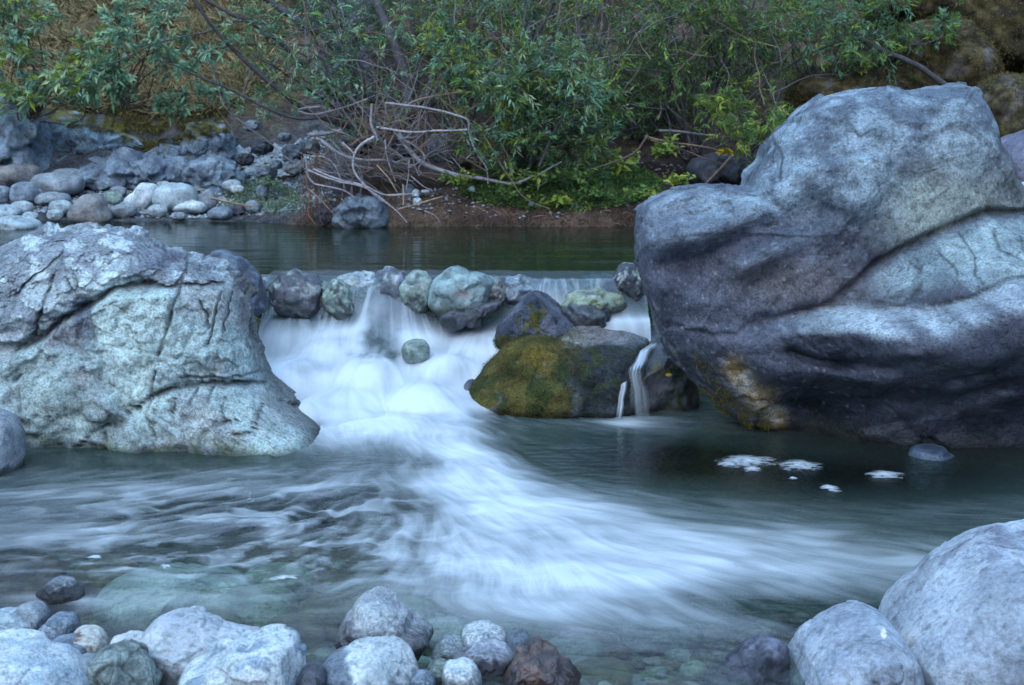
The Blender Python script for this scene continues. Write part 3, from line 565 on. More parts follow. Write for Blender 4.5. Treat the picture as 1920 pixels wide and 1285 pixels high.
FR = [
 ("large rounded pale grey stone with a shallow fold, left foreground", [(258, 1220), (275, 1185), (300, 1165), (345, 1157), (385, 1165), (415, 1180), (450, 1190), (490, 1200), (500, 1260), (470, 1340), (300, 1350), (262, 1290)], 4.55, ((0.44, 0.47, 0.50), (0.36, 0.40, 0.44)), 'stone', .2, .05, 2, None, 6),
 ("big white angular stone with bluish stains at the bottom edge", [(330, 1290), (345, 1255), (375, 1240), (420, 1215), (470, 1200), (530, 1190), (562, 1200), (573, 1230), (570, 1280), (540, 1340), (350, 1350)], 4.32, 'white', 'granite', .18, .05, 7, bluefl, 6),
 ("cracked greenish boulder, lumpy, between white and grey stones", [(170, 1245), (190, 1218), (230, 1210), (262, 1228), (285, 1258), (290, 1300), (250, 1350), (185, 1340), (165, 1290)], 4.28, ((0.30, 0.36, 0.34), (0.17, 0.21, 0.20)), 'cracked', .14, .16, 4, None, 6),
 ("large white speckled boulder in the bottom left corner", [(-90, 1260), (-50, 1228), (10, 1220), (80, 1228), (130, 1245), (165, 1290), (180, 1360), (-60, 1380)], 4.15, ((0.58, 0.62, 0.64), (0.34, 0.42, 0.48)), 'granite', .2, .04, 2, None, 6),
 ("smooth white oval stone at the left edge", (-40, 1189, 88, 1250), 4.42, 'white', 'stone', .12, .03, 2, None, 5),
 ("grey humped stone, hindmost of the stones at the left edge", (22, 1133, 86, 1200), 4.75, 'grey', 'stone', .1, .05, 3, None, 5),
 ("pale stone with a chipped hollow at the left edge", (-40, 1149, 68, 1215), 4.6, 'pale', 'stone', .14, .08, 6, None, 5),
 ("bluish stone with a dark top left corner nearest the water on the left", [(86, 1172), (92, 1160), (118, 1156), (140, 1163), (147, 1180), (130, 1205), (100, 1200)], 4.62, 'blue', 'stone', .09, .06, 6, None, 5),
 ("small round lilac grey stone in front of the bluish one", (67, 1173, 122, 1215), 4.5, ((0.42, 0.45, 0.52), (0.32, 0.35, 0.41)), 'granite', .08, .05, 4, None, 5),
 ("cream stone with a rusty red spot", [(122, 1205), (130, 1188), (155, 1180), (180, 1184), (197, 1205), (202, 1230), (180, 1245), (135, 1232)], 4.52, ((0.58, 0.56, 0.50), (0.45, 0.46, 0.44)), 'stone', .1, .04, 3, redspot, 5),
 ("flat topped blue grey stone below the cream one", [(82, 1215), (95, 1204), (140, 1203), (166, 1212), (170, 1240), (140, 1262), (90, 1255)], 4.38, 'blue', 'stone', .1, .06, 6, None, 5),
 ("smooth slate stone tucked left of the cracked greenish boulder", (128, 1232, 190, 1330), 4.24, 'grey', 'stone', .1, .04, 3, None, 5),
 ("pale pinkish stone behind the cracked greenish boulder", (196, 1192, 290, 1260), 4.62, ((0.54, 0.55, 0.55), (0.42, 0.44, 0.46)), 'stone', .1, .06, 5, None, 5),
 ("pyramid shaped grey rock with a dark wet base standing in shallow water", [(632, 1200), (640, 1175), (660, 1145), (678, 1120), (700, 1113), (722, 1117), (750, 1140), (780, 1165), (815, 1185), (826, 1200), (800, 1225), (700, 1235), (645, 1225)], 4.95, ((0.42, 0.46, 0.48), (0.28, 0.31, 0.34)), 'granite', .15, .07, 4, pyr, 6),
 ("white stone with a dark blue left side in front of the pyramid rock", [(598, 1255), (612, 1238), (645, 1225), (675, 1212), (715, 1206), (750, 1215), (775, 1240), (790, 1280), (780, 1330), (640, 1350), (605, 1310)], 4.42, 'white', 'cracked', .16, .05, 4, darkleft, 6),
 ("bright white rounded stone, upper one of the middle cluster", [(864, 1200), (868, 1183), (890, 1177), (925, 1180), (948, 1190), (956, 1208), (945, 1225), (890, 1228), (866, 1215)], 4.72, 'white', 'granite', .12, .04, 4, None, 5),
 ("small pale pointed stone left of the bright white one", [(808, 1228), (822, 1210), (850, 1198), (868, 1204), (876, 1222), (860, 1238), (825, 1240)], 4.68, 'pale', 'granite', .1, .08, 6, None, 5),
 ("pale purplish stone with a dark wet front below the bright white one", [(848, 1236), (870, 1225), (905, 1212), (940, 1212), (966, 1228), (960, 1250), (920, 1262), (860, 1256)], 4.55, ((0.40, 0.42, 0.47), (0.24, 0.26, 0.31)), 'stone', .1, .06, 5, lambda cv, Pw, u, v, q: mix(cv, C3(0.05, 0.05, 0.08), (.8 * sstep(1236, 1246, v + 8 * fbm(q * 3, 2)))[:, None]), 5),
 ("small white rounded cube of stone at the bottom edge", [(830, 1275), (834, 1250), (855, 1243), (885, 1245), (898, 1262), (898, 1300), (840, 1310)], 4.42, 'white', 'stone', .09, .04, 5, None, 5),
 ("small flat greenish stone left of the white cube", [(800, 1262), (812, 1244), (835, 1242), (840, 1268), (828, 1284), (805, 1282)], 4.52, 'green', 'stone', .07, .06, 5, None, 5),
 ("dark brown shaggy rock with ragged weed on it", [(950, 1290), (958, 1250), (970, 1225), (985, 1228), (1000, 1213), (1020, 1222), (1040, 1225), (1055, 1245), (1075, 1255), (1090, 1285), (1090, 1330), (960, 1340)], 4.42, 'brown', 'wet', .15, .20, 6, None, 6),
 ("dark wedge of rock left of the pale boulder in the right corner", [(1318, 1280), (1345, 1262), (1385, 1235), (1415, 1210), (1440, 1200), (1470, 1210), (1486, 1228), (1480, 1270), (1440, 1320), (1330, 1330)], 4.6, ((0.20, 0.21, 0.27), (0.09, 0.10, 0.14)), 'stone', .14, .07, 6, lambda cv, Pw, u, v, q: mix(cv, C3(0.05, 0.05, 0.07), (.8 * np.exp(-(dpoly([(1428, 1222), (1440, 1245), (1475, 1250)], u, v) / 12) ** 2))[:, None]), 6),
 ("bluish stone behind the middle cluster, washed over by water", (944, 1189, 996, 1232), 4.82, 'blue', 'wet', .1, .06, 4, None, 5),
 ("small dark wave washed rock standing alone in the stream on the left", [(68, 1112), (85, 1098), (105, 1086), (125, 1087), (142, 1100), (158, 1112), (150, 1128), (80, 1128)], 5.25, 'grey', 'granite', .1, .08, 4, lambda cv, Pw, u, v, q: mix(cv, C3(0.07, 0.075, 0.09), (.8 * sstep(1092, 1102, v + 10 * fbm(q * 3, 3)))[:, None]), 5),
 ("small blue stone wedged under the white stone at the bottom", (765, 1262, 818, 1330), 4.35, 'blue', 'stone', .08, .06, 5, None, 5),
 ("dark stone in the gap right of the big white angular one", (556, 1250, 612, 1330), 4.3, 'dark', 'wet', .1, .06, 5, None, 5),
]
for k, (lab, sp, Y, colr, mt, dp, am, cu, cf, sb) in enumerate(FR):
    vb = outline_of(sp)[:, 1].max()
    Y = gnd(960, vb)[1] + .55 * dp if vb < 1300 else gnd(960, 201 + 4800 / Y)[1]
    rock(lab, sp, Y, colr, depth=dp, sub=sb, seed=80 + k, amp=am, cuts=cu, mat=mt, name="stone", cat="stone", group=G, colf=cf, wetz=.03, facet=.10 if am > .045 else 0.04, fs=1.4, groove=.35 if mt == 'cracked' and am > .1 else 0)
rock("huge pale lichen flecked boulder filling the bottom right corner", [(1620, 1420), (1645, 1260), (1668, 1190), (1696, 1150), (1750, 1102), (1800, 1064), (1850, 1032), (1890, 1018), (1935, 1014), (2050, 1000), (2200, 1080), (2250, 1300), (2000, 1450), (1700, 1420)], 4.55,
     ((0.36, 0.40, 0.45), (0.27, 0.31, 0.37)), power=3.4, depth=.45, sub=7, seed=120, amp=.045, cuts=4, mat='slab', name="boulder", cat="boulder", facet=.04, fs=1.2, centre=(1900, 1262),
     colf=lambda cv, Pw, u, v, q: mix(mix(cv, C3(0.17, 0.18, 0.23), (.7 * sstep(.2, .5, fbm(q * 7, 4)) * sstep(1120, 1050, v))[:, None]), C3(0.50, 0.46, 0.42), (.6 * np.exp(-(dpoly([(1668, 1280), (1690, 1230), (1700, 1200)], u, v) / 14) ** 2))[:, None]))
rock("rounded pale grey boulder with a quartz fleck, left of the corner boulder", [(1465, 1380), (1472, 1310), (1486, 1272), (1506, 1236), (1536, 1202), (1572, 1178), (1612, 1164), (1645, 1160), (1672, 1174), (1704, 1220), (1730, 1310), (1620, 1400), (1480, 1390)], 4.36,
     ((0.35, 0.39, 0.44), (0.26, 0.30, 0.36)), power=3.4, depth=.3, sub=7, seed=121, amp=.045, cuts=4, mat='slab', name="boulder", cat="boulder", facet=.035, fs=1.3, centre=(1585, 1270),
     colf=lambda cv, Pw, u, v, q: mix(cv, C3(0.7, 0.66, 0.66), sstep(1.2, .7, np.hypot((u - 1657) / 6, (v - 1188) / 10))[:, None]))
# submerged stones seen through the near water
SUB = [(330, 1120, 150, 30, 'pale'), (470, 1140, 90, 26, 'green'), (835, 1190, 50, 16, 'pale'), (760, 1155, 60, 18, 'green'), (620, 1150, 60, 14, 'olive'), (1080, 1225, 60, 16, 'grey'), (200, 1075, 60, 16, 'olive'),
       (550, 1185, 60, 16, 'olive'), (1130, 1270, 70, 16, 'olive'), (520, 1090, 70, 16, 'green'), (60, 1075, 60, 16, 'brown'), (700, 1265, 40, 14, 'tan'), (990, 1180, 60, 14, 'green'), (1240, 1180, 80, 14, 'grey'), (400, 1175, 60, 12, 'olive'), (40, 1110, 50, 14, 'brown')]
names_sub = ["broad pale teal slab under shallow water in front of the large rounded grey stone", "greenish slab under water right of the broad pale teal one", "pale stone under water right of the pyramid rock", "green stone under water behind the pyramid rock",
  "olive stone under water left of the pyramid rock", "grey stone under water right of the brown weedy rock", "olive stone under water behind the lone wave washed rock", "olive stone under water left of the dark gap stone",
  "olive stone under water at the bottom right of the brown weedy rock", "green stone under water farthest out on the left", "rust brown stone under water beside the left edge", "tan stone under water against the white cracked stone",
  "green stone under water behind the bluish washed stone", "grey stone under water left of the dark wedge", "olive stone under water behind the large rounded grey stone", "brown stone under water near the left edge stones"]
for k, (u0, v0, a, b_, cl) in enumerate(SUB):
    g = gnd(u0, v0, -0.13); rock(names_sub[k], (u0 - a, v0 - b_ - 14, u0 + a, v0 + b_ + 30), g[1], cl, depth=a / FPX * g[1] * .9, sub=5, seed=140 + k, amp=.06, cuts=3, mat='wet', name="submerged_stone", cat="stone", group="stones under the near water")

# pebbles lying on the shallow bed and between the shore stones
rp = np.random.RandomState(17); Vs, Fs = ico(2); Pb, Fb, Cb = [], [], []
for k in range(1500):
    x_, y_ = rp.uniform(-2.2, 2.4), 4.0 + 1.7 * rp.rand() ** 1.3; sz = rp.uniform(.012, .05) * (1.3 if rp.rand() < .15 else 1); sc3 = np.array([rp.uniform(.8, 1.4), rp.uniform(.7, 1.2), rp.uniform(.45, .8)]) * sz
    z_ = float(np.interp(y_, [2.5, 3.8, 4.2, 4.8, 5.6, 7.6], [0.15, 0.02, -0.07, -0.16, -0.32, -0.42])) + .3 * sc3[2]; q_ = Vs * sc3 * (1 + .14 * noise(Vs * 1.7 + k)[:, None]); an = rp.uniform(0, 6.28)
    q_ = np.stack([q_[:, 0] * math.cos(an) - q_[:, 1] * math.sin(an), q_[:, 0] * math.sin(an) + q_[:, 1] * math.cos(an), q_[:, 2]], 1); Pb.append(q_ + (x_, y_, z_)); Fb.append(Fs + k * len(Vs))
    Cb.append(np.broadcast_to(np.array((COLS['tan'][0], COLS['green'][0], COLS['grey'][1], COLS['olive'][0], COLS['pale'][1], COLS['brown'][0], COLS['olive'][1])[rp.randint(7)]) * rp.uniform(.6, 1.2), (len(Vs), 3)))
tag(mesh_obj("bed_pebbles", np.vstack(Pb), np.vstack(Fb), M['wet'], col=np.vstack(Cb)), "pebbles strewn over the shallow stream bed", kind="stuff")

# ---- far bank, left: outcrop and cobbles
G = "rock outcrop of the far bank"
OC = [
 ("long sloping dark blue slab at the far left of the bank", [(-120, 200), (-40, 178), (20, 186), (70, 215), (105, 260), (115, 330), (90, 370), (-120, 370)], 16.0, .7, 'blue'),
 ("broad bluish slab in the middle of the outcrop with moss on its upper rim", [(70, 250), (110, 222), (170, 232), (230, 240), (275, 262), (290, 310), (285, 350), (180, 360), (90, 345)], 16.4, .6, 'blue'),
 ("overhanging slab with a black gap beneath it", [(158, 335), (165, 318), (210, 300), (270, 300), (330, 300), (345, 325), (330, 352), (250, 352), (185, 345)], 15.4, .35, 'blue'),
 ("upright bluish block under yellow moss at the right of the outcrop", [(340, 275), (352, 248), (380, 234), (415, 236), (430, 255), (428, 290), (400, 312), (350, 310)], 15.8, .35, 'blue'),
 ("small fractured block between slab and upright block", [(270, 310), (290, 285), (325, 280), (352, 295), (356, 335), (320, 350), (280, 345)], 15.6, .3, 'blue'),
 ("wide low bedrock shelf behind the other outcrop rocks", [(-200, 230), (-60, 205), (40, 215), (130, 228), (200, 232), (300, 250), (430, 250), (520, 290), (520, 360), (-200, 370)], 16.9, .7, 'blue'),
 ("low grey ledge right of the outcrop", [(350, 320), (390, 298), (430, 308), (450, 335), (430, 356), (360, 352)], 15.3, .3, 'grey'),
]
for k, (lab, sp, Y, dp, cl) in enumerate(OC):
    cc = ((0.30, 0.38, 0.45), (0.17, 0.22, 0.28))
    cf = None
    if k in (1, 3, 0, 4): cf = moss_col((lambda lim: (lambda u, v, P: sstep(14, -8, v - np.interp(u, [0, 60, 170, 280, 345, 430], lim)) * (u > 10)))([190, 210, 245, 262, 262, 246]), (C3(0.19, 0.155, 0.035), C3(0.05, 0.042, 0.022)))
    O = outline_of(sp); cm = O.mean(0); O = cm + (O - cm) * (1.12, 1.12)
    rock(lab, O.tolist(), Y, cc, depth=dp, sub=6, seed=170 + k, amp=.16, cuts=9, mat='far', name="outcrop_rock", group=G, facet=.28, fs=2.0, colf=cf)
G = "cobbles along the far waterline"
CB = [
 ("pale flat oval cobble lying on top of the grey one", (95, 316, 157, 344), 'pale'), ("grey rock with a dark hollow beneath, under the pale oval cobble", (58, 320, 158, 370), 'grey'),
 ("broad tan grey rock at the left edge of the far shore", (-20, 305, 78, 352), 'tan'), ("round blue grey cobble left of the dark hollow", (18, 341, 72, 386), 'blue'),
 ("tall trapezoid cobble at the waterline, left group", [(128, 408), (136, 385), (150, 370), (175, 365), (192, 372), (203, 390), (210, 410), (170, 418)], 'tan'),
 ("light oval cobble left of the trapezoid one", (88, 376, 136, 406), 'pale'), ("small pale cobble at the left near the water", (18, 377, 62, 404), 'pale'),
 ("dark flat slab behind the light oval cobble", (64, 361, 132, 386), 'grey'), ("small greenish cobble behind the trapezoid one", (197, 360, 230, 384), 'green'),
 ("pale angular cobble slanting up to the right", [(230, 383), (250, 362), (275, 342), (290, 345), (296, 365), (285, 384), (250, 392)], 'white'),
 ("large pale grey cobble, biggest of the middle group", (286, 343, 371, 400), 'pale'), ("flat pale oval cobble at the waterline", (321, 375, 391, 401), 'white'),
 ("small pale cobble behind the large pale grey one", (293, 340, 321, 360), 'pale'), ("low pale cobble in front of the slanting one", (252, 371, 291, 390), 'pale'),
 ("layered dark cobble at the waterline", (205, 380, 258, 408), 'grey'), ("low bluish cobble at the waterline, right of the flat oval", (388, 388, 436, 412), 'blue'),
 ("pale cobble on the upper shore to the right", (416, 337, 453, 360), 'pale'), ("small white cobble touching the pale upper one", (431, 347, 458, 363), 'white'),
 ("upright bluish cobble by the green ground cover", (480, 346, 506, 372), 'blue'), ("grey cobble right of the large pale grey one", (366, 358, 408, 394), 'grey'),
 ("pale cobble at the left edge near the water", (-25, 384, 40, 416), 'pale'), ("long pale flat cobble in the water at the left edge", (-40, 408, 80, 440), 'pale'),
 ("tiny pale cobble between the left group", (41, 397, 72, 416), 'pale'), ("small pale wedge cobble before the light oval", (87, 393, 118, 414), 'pale'),
 ("bluish cobble at the left edge, upper row", (-20, 348, 22, 382), 'blue'), ("small cobble at the foot of the green ground cover", (459, 375, 489, 400), 'grey'),
 ("small pale cobble under the flat oval one", (276, 384, 314, 408), 'pale'), ("tiny pale pebble on the upper shore", (322, 330, 340, 343), 'pale'),
 ("low grey stone between ledge and cobbles", (384, 330, 420, 352), 'grey'), ("small white cobble at the waterline below the layered one", (180, 400, 205, 414), 'white'),
 ("small grey cobble at the waterline below the flat oval", (320, 398, 348, 412), 'grey'), ("small bluish cobble behind the round blue grey one", (60, 352, 86, 370), 'blue'),
 ("small dark cobble near the twig end", (430, 384, 462, 404), 'dark'),
]
CB += [("half buried dark cobble by the trapezoid one", (205, 350, 238, 368), 'grey')]
ZB = lambda v: float(np.interp(v, [340, 355, 380, 400, 412, 440], [15.6, 15.1, 14.5, 14.05, 13.75, 12.8]))
for k, (lab, sp, cl) in enumerate(CB):
    O = outline_of(sp); vb = O[:, 1].max(); w = (O[:, 0].max() - O[:, 0].min()) / FPX * 14
    rock(lab, sp, ZB(vb) + w * .35, cl, depth=w * .42, sub=4, seed=190 + k, amp=.08, cuts=6, mat='stone', name="cobble", cat="cobble", group=G, facet=.06, fs=1.5)
G = "stones in the soil of the far bank"
SB = [
 ("large blue grey rock at the waterline under the root tangle", [(612, 420), (622, 395), (645, 378), (680, 366), (710, 366), (726, 385), (732, 418), (680, 430)], 13.25, 'blue', .4), ("small dark rock left of the large one under the roots", (590, 385, 630, 425), 13.3, 'dark', .2),
 ("round blue grey stone in the bank left of the roots", (527, 272, 570, 306), 14.3, 'blue', .15), ("dark angular stone behind the root tangle", (640, 250, 700, 300), 14.2, 'dark', .2),
 ("rounded grey boulder in the shade behind the roots", (800, 250, 855, 305), 14.0, 'grey', .2), ("dark olive mossy boulder beside the shaded grey one", (842, 250, 928, 318), 14.1, 'olive', .25),
 ("small stone on the rubble slope, upper", (455, 226, 492, 247), 14.9, 'grey', .12), ("dark stone on the rubble slope", (470, 262, 512, 290), 14.7, 'dark', .14), ("flat pale topped stone on the rubble slope", (478, 312, 520, 336), 14.5, 'blue', .14),
 ("dull stone beside the root tangle on the left", (528, 300, 578, 328), 14.1, 'grey', .14), ("small bluish stone on the rubble slope, middle", (505, 300, 530, 318), 14.4, 'blue', .1), ("little stone on the rubble slope, top right", (520, 248, 548, 266), 14.6, 'grey', .1),
 ("white egg shaped pebble above the soil edge", (772, 355, 788, 373), 13.4, 'white', .06), ("white pebble just below the egg shaped one", (774, 371, 791, 387), 13.3, 'white', .06),
 ("small pale pebble on the soil bank under leaves", (878, 349, 892, 360), 13.4, 'pale', .05), ("thin pale pebble beside the egg shaped one", (789, 356, 805, 363), 13.45, 'white', .05),
 ("grey pebble on the soil bank, centre", (990, 378, 1004, 388), 13.3, 'grey', .05), ("flat pebble on the soil bank right of centre", (1066, 380, 1090, 390), 13.3, 'grey', .06),
 ("blue grey stone half sunk in the soil behind the pebbles", (752, 345, 780, 378), 13.5, 'blue', .1), ("dark shaded boulder under the willow on the right", (1290, 290, 1420, 352), 14.0, 'dark', .35),
 ("dark low stone behind the roots near the trunk foot", (720, 262, 775, 300), 14.2, 'dark', .2), ("small bright pebble on the soil at the right", (1175, 305, 1192, 316), 13.6, 'pale', .05),
 ("grey stone on the rubble slope, lower right", (560, 262, 600, 290), 14.4, 'grey', .14), ("dark stone on the rubble slope, lower left", (440, 288, 476, 310), 14.8, 'dark', .14)]
for k, (lab, sp, Y, cl, dp) in enumerate(SB):
    cc = COLS[cl]; dim = 0.75 if cl in ('blue', 'grey') else 1.0
    rock(lab, sp, Y, tuple(tuple(x * dim for x in c_) for c_ in cc), depth=dp, sub=5, seed=240 + k, amp=.14, cuts=9, mat='far' if dp > .1 else 'stone', name="bank_stone", cat="stone", group=G, facet=.25 if dp > .1 else .05, fs=1.5)
G = "mossy boulders at the upper right"
def allmoss(cv, Pw, u, v, q): return mix(mix(C3(0.045, 0.036, 0.022), C3(0.12, 0.095, 0.04), sstep(-.4, .5, fbm(q * 5, 5))[:, None]), C3(0.17, 0.15, 0.15), (sstep(.25, .5, fbm(q * 2.5 + 20, 3)) * .5)[:, None])
for k, (lab, sp, Y, dp) in enumerate([("brown mossy boulder at the right edge above the lavender one", (1815, 138, 2060, 300), 13.6, .7), ("dark mossy boulder high on the slope behind the huge boulder", (1640, 40, 1880, 240), 14.8, .7),
      ("highest mossy boulder in the upper right corner", (1780, -80, 2080, 150), 15.2, .8), ("brown overgrown boulder half hidden by leaves behind the huge boulder", (1480, 120, 1700, 260), 14.6, .6), ("mossy boulder at the top edge over the slope", (1600, -110, 1800, 60), 15.8, .7)]):
    rock(lab, sp, Y, 'olive', depth=dp, sub=6, seed=280 + k, amp=.16, cuts=3, mat='mossrock', name="mossy_boulder", cat="boulder", group=G, colf=allmoss, keep='mr%d' % k)

# ------------------------------------------------------------------ water
def lic(grid_u, grid_v, src, L):
    ny, nx = src.shape; yy, xx = np.mgrid[0:ny, 0:nx].astype(np.float32)
    acc = src.copy(); cnt = 1.0
    for sgn in (1, -1):
        px, py = xx.copy(), yy.copy()
        for s_ in range(L):
            ix = np.clip(px.round().astype(int), 0, nx - 1); iy = np.clip(py.round().astype(int), 0, ny - 1)
            px += sgn * grid_u[iy, ix]; py += sgn * grid_v[iy, ix]
            ix = np.clip(px.round().astype(int), 0, nx - 1); iy = np.clip(py.round().astype(int), 0, ny - 1)
            w = 0.5 + 0.5 * math.cos(math.pi * (s_ + 1) / (L + 1)); acc += w * src[iy, ix]; cnt += w
    return acc / cnt
def blur(a, r):
    k = np.hanning(2 * r + 3)[1:-1]; k /= k.sum()
    p = np.pad(a, r, mode='reflect')
    p = np.apply_along_axis(lambda m_: np.convolve(m_, k, 'valid'), 1, p)
    return np.apply_along_axis(lambda m_: np.convolve(m_, k, 'valid'), 0, p)
def norm01(a):
    return np.tanh((a - a.mean()) / (a.std() * 1.8 + 1e-9))
rw = np.random.RandomState(99)

# lower pool: fine grid in view, coarse border around it
x0, x1, y0, y1 = -3.7, 3.7, 3.7, 9.0
nx_, ny_ = 1000, 560
lx = np.linspace(x0, x1, nx_); ly = np.linspace(y0, y1, ny_); dx, dyy = lx[1] - lx[0], ly[1] - ly[0]
LX, LY = np.meshgrid(lx, ly); PL = np.stack([LX.ravel(), LY.ravel(), np.zeros(LX.size)], 1)
U, V_ = proj(PL); U = U.reshape(LX.shape); Vv = V_.reshape(LX.shape)
# flow directions given at ground points (u, v, du, dv traced on the photo, turned into ground vectors)
FV = [(620, 800, 10, 20), (720, 800, 6, 20), (820, 800, 20, 16), (720, 860, 20, 20), (860, 860, 26, 16), (800, 930, 20, 26), (900, 930, 30, 16), (1000, 900, 40, 12), (1100, 950, 40, 10), (950, 1000, 30, 22),
      (850, 1020, 6, 30), (780, 1080, -6, 22), (900, 1100, 10, 26), (1000, 1100, 26, 22), (1200, 1020, 40, 9), (1400, 1040, 40, 8), (1700, 1060, 40, 6), (1200, 1120, 36, 16), (1400, 1160, 36, 14), (1600, 1120, 40, 10),
      (1300, 960, 40, 4), (1500, 960, 40, 4), (1800, 980, 40, 3), (1500, 900, 30, 2), (1800, 900, 30, 4), (1250, 860, 30, -3), (1100, 830, 30, 6), (960, 810, 30, 10),
      (600, 900, -26, 8), (450, 900, -40, 5), (300, 930, -40, 4), (100, 900, -40, 5), (600, 980, -20, 14), (450, 1000, -40, 8), (250, 1000, -40, 4), (50, 980, -40, 3), (600, 1060, -16, 10), (400, 1080, -40, 3),
      (200, 1080, -40, 2), (50, 1060, -40, 2), (500, 1150, -40, -2), (300, 1150, 40, -8), (1150, 1220, 40, 4), (900, 1180, 40, 3), (1300, 1250, 40, 6)]
gu = np.zeros(LX.shape); gv = np.zeros(LX.shape); wt = np.zeros(LX.shape) + 1e-6
for (a, b_, du, dv) in FV:
    p, q_ = gnd(a, b_), gnd(a + du * .5, b_ + dv * .5); d_ = q_ - p; d_ /= np.linalg.norm(d_)
    w = np.exp(-(((U - a) / 120) ** 2 + ((Vv - b_) / 45) ** 2)) + 1e-4 * np.exp(-(((U - a) / 400) ** 2 + ((Vv - b_) / 150) ** 2)); gu += w * d_[0]; gv += w * d_[1]; wt += w
gu /= wt; gv /= wt
tn = fbm(PL * (1.6, 2.2, 1), 3).reshape(LX.shape) * 0.5; ca, sa = np.cos(tn), np.sin(tn); gu, gv = gu * ca - gv * sa, gu * sa + gv * ca
m_ = np.hypot(gu, gv) + 1e-6; gu, gv = gu / m_, gv / m_
cu, cv_ = gu, gv * dx / dyy
l_fine = norm01(lic(cu, cv_, rw.rand(ny_, nx_).astype(np.float32), 16)); l_mid = norm01(lic(cu, cv_, blur(rw.rand(ny_, nx_), 3).astype(np.float32), 18))
l_big = norm01(lic(cu, cv_, blur(rw.rand(ny_, nx_), 7).astype(np.float32), 30))
def blob(a, b_, su, sv, rot=0.0):
    c_, s_ = math.cos(rot), math.sin(rot); X_, Y_ = U - a, Vv - b_; return np.exp(-(((X_ * c_ + Y_ * s_) / su) ** 2 + ((-X_ * s_ + Y_ * c_) / sv) ** 2))
dens = np.full(LX.shape, 0.0)
for a, b_, su, sv, r, am in ((700, 800, 120, 40, 0, .85), (860, 800, 60, 22, .2, .35), (860, 850, 120, 34, .35, .55), (880, 930, 110, 36, .25, .5), (1000, 940, 170, 34, .15, .35), (1060, 1010, 280, 70, .12, .25), (1330, 1050, 340, 70, .10, .27),
                             (1000, 1080, 270, 72, .1, .36), (850, 1010, 120, 80, 0, .26), (1650, 1060, 280, 40, .03, .28), (960, 1110, 240, 50, .05, .26), (1250, 1110, 240, 40, .12, .14), (150, 930, 260, 26, 0, .14), (120, 1000, 160, 24, 0, .16), (420, 1010, 160, 18, 0, .10), (900, 870, 90, 30, .3, .15), (1250, 1000, 300, 22, .05, .12), (300, 920, 260, 22, 0, 0.14), (520, 900, 160, 40, .0, 0.14), (180, 985, 200, 38, 0, 0.21),
                             (450, 960, 220, 40, 0, 0.12), (600, 1000, 120, 50, 0, 0.13), (330, 1130, 200, 20, 0, .14), (1000, 1150, 250, 30, .1, .15), (1200, 792, 60, 11, 0, .35), (1165, 790, 34, 9, 0, .35), (115, 1124, 70, 9, 0, .45),
                             (1390, 1130, 240, 22, .2, -.22), (1600, 1150, 260, 40, .2, -.14), (350, 862, 300, 14, 0, -.25), (1600, 880, 330, 40, 0, -.3), (1100, 850, 120, 22, 0, -.35), (1250, 870, 160, 30, 0, -.3), (1080, 1250, 300, 30, 0, .0)):
    dens += am * blob(a, b_, su, sv, r)
calm = np.clip(blob(1250, 860, 190, 45) + blob(1650, 890, 330, 60), 0, 1)
turb = np.clip(blob(450, 1050, 420, 60) + blob(500, 960, 350, 60), 0, 1)
dens = dens * 1.12 + .02
l_big = blur(l_big, 4); l_mid = blur(l_mid, 1)
dens = dens * (1 - .45 * sstep(.25, -.35, l_big) * sstep(.75, .2, dens)); foam = dens * (1 + 0.14 * l_big + .12 * l_mid + .07 * l_fine) + (0.03 * l_mid + 0.03 * l_fine + .02) * (1 - .9 * calm)
cl_ = fbm(np.stack([LX.ravel() * 1.5 + LY.ravel() * .8, LY.ravel() * 2.6 - LX.ravel() * .3, LX.ravel() * 0 + 4], 1), 5).reshape(LX.shape); foam = foam * (1 + .42 * cl_) + turb * (.13 * l_mid + .05 * l_big)
ncap = fbm(PL * (7, 12, 1), 4).reshape(LX.shape) ; foam += turb * .35 * sstep(.30, .6, ncap + .25 * l_mid) * blob(420, 1060, 420, 60)
foam = np.clip(foam, 0, .97)
hz = 0.008 * dens * l_big + 0.010 * turb * l_big + 0.003 * l_mid * (1 - calm) + 0.004 * fbm(PL * (3, 6, 1), 3).reshape(LX.shape) * (1 - calm)
hz += 0.05 * blob(720, 800, 130, 40) + .02 * blob(880, 880, 90, 30)
wv = fbm(np.stack([LX.ravel() * 2.6 + 1.2 * fbm(PL * 1.7, 3), LY.ravel() * 6 + 1.5 * fbm(PL * 2.1 + 7, 3), LX.ravel() * 0], 1), 5).reshape(LX.shape)
foam = np.clip(foam * (1 - .35 * turb) + turb * (.34 * sstep(-.05, .7, wv) - .06 * sstep(.1, -.5, wv)), 0, .97)  # pale ripple patches stand in for reflections, mixed in as foam
rd = ridged(np.stack([LX.ravel() * 2.4 + .8 * fbm(PL * 2.3, 3), LY.ravel() * 7 + 1.2 * fbm(PL * 1.9 + 3, 3), LX.ravel() * 0 + 2], 1), 4).reshape(LX.shape)
rd2 = ridged(np.stack([LX.ravel() * 6, LY.ravel() * 16 + fbm(PL * 3 + 3, 3), LX.ravel() * 0 + 8], 1), 3).reshape(LX.shape)
foam = np.clip(foam + turb * (.30 * sstep(.72, .98, rd) + .16 * sstep(.7, .95, rd2) * sstep(-.3, .5, wv) - .05), 0, .97); hz = hz + .012 * turb * rd + .004 * turb * rd2
murk = np.clip(0.50 * sstep(1060, 900, Vv) + .45 * sstep(860, 1080, U) * sstep(1240, 1100, Vv) + .05, 0, .9) * (1 - .95 * calm) * (1 - .8 * turb * sstep(.4, -.3, wv))
PL[:, 2] = hz.ravel()
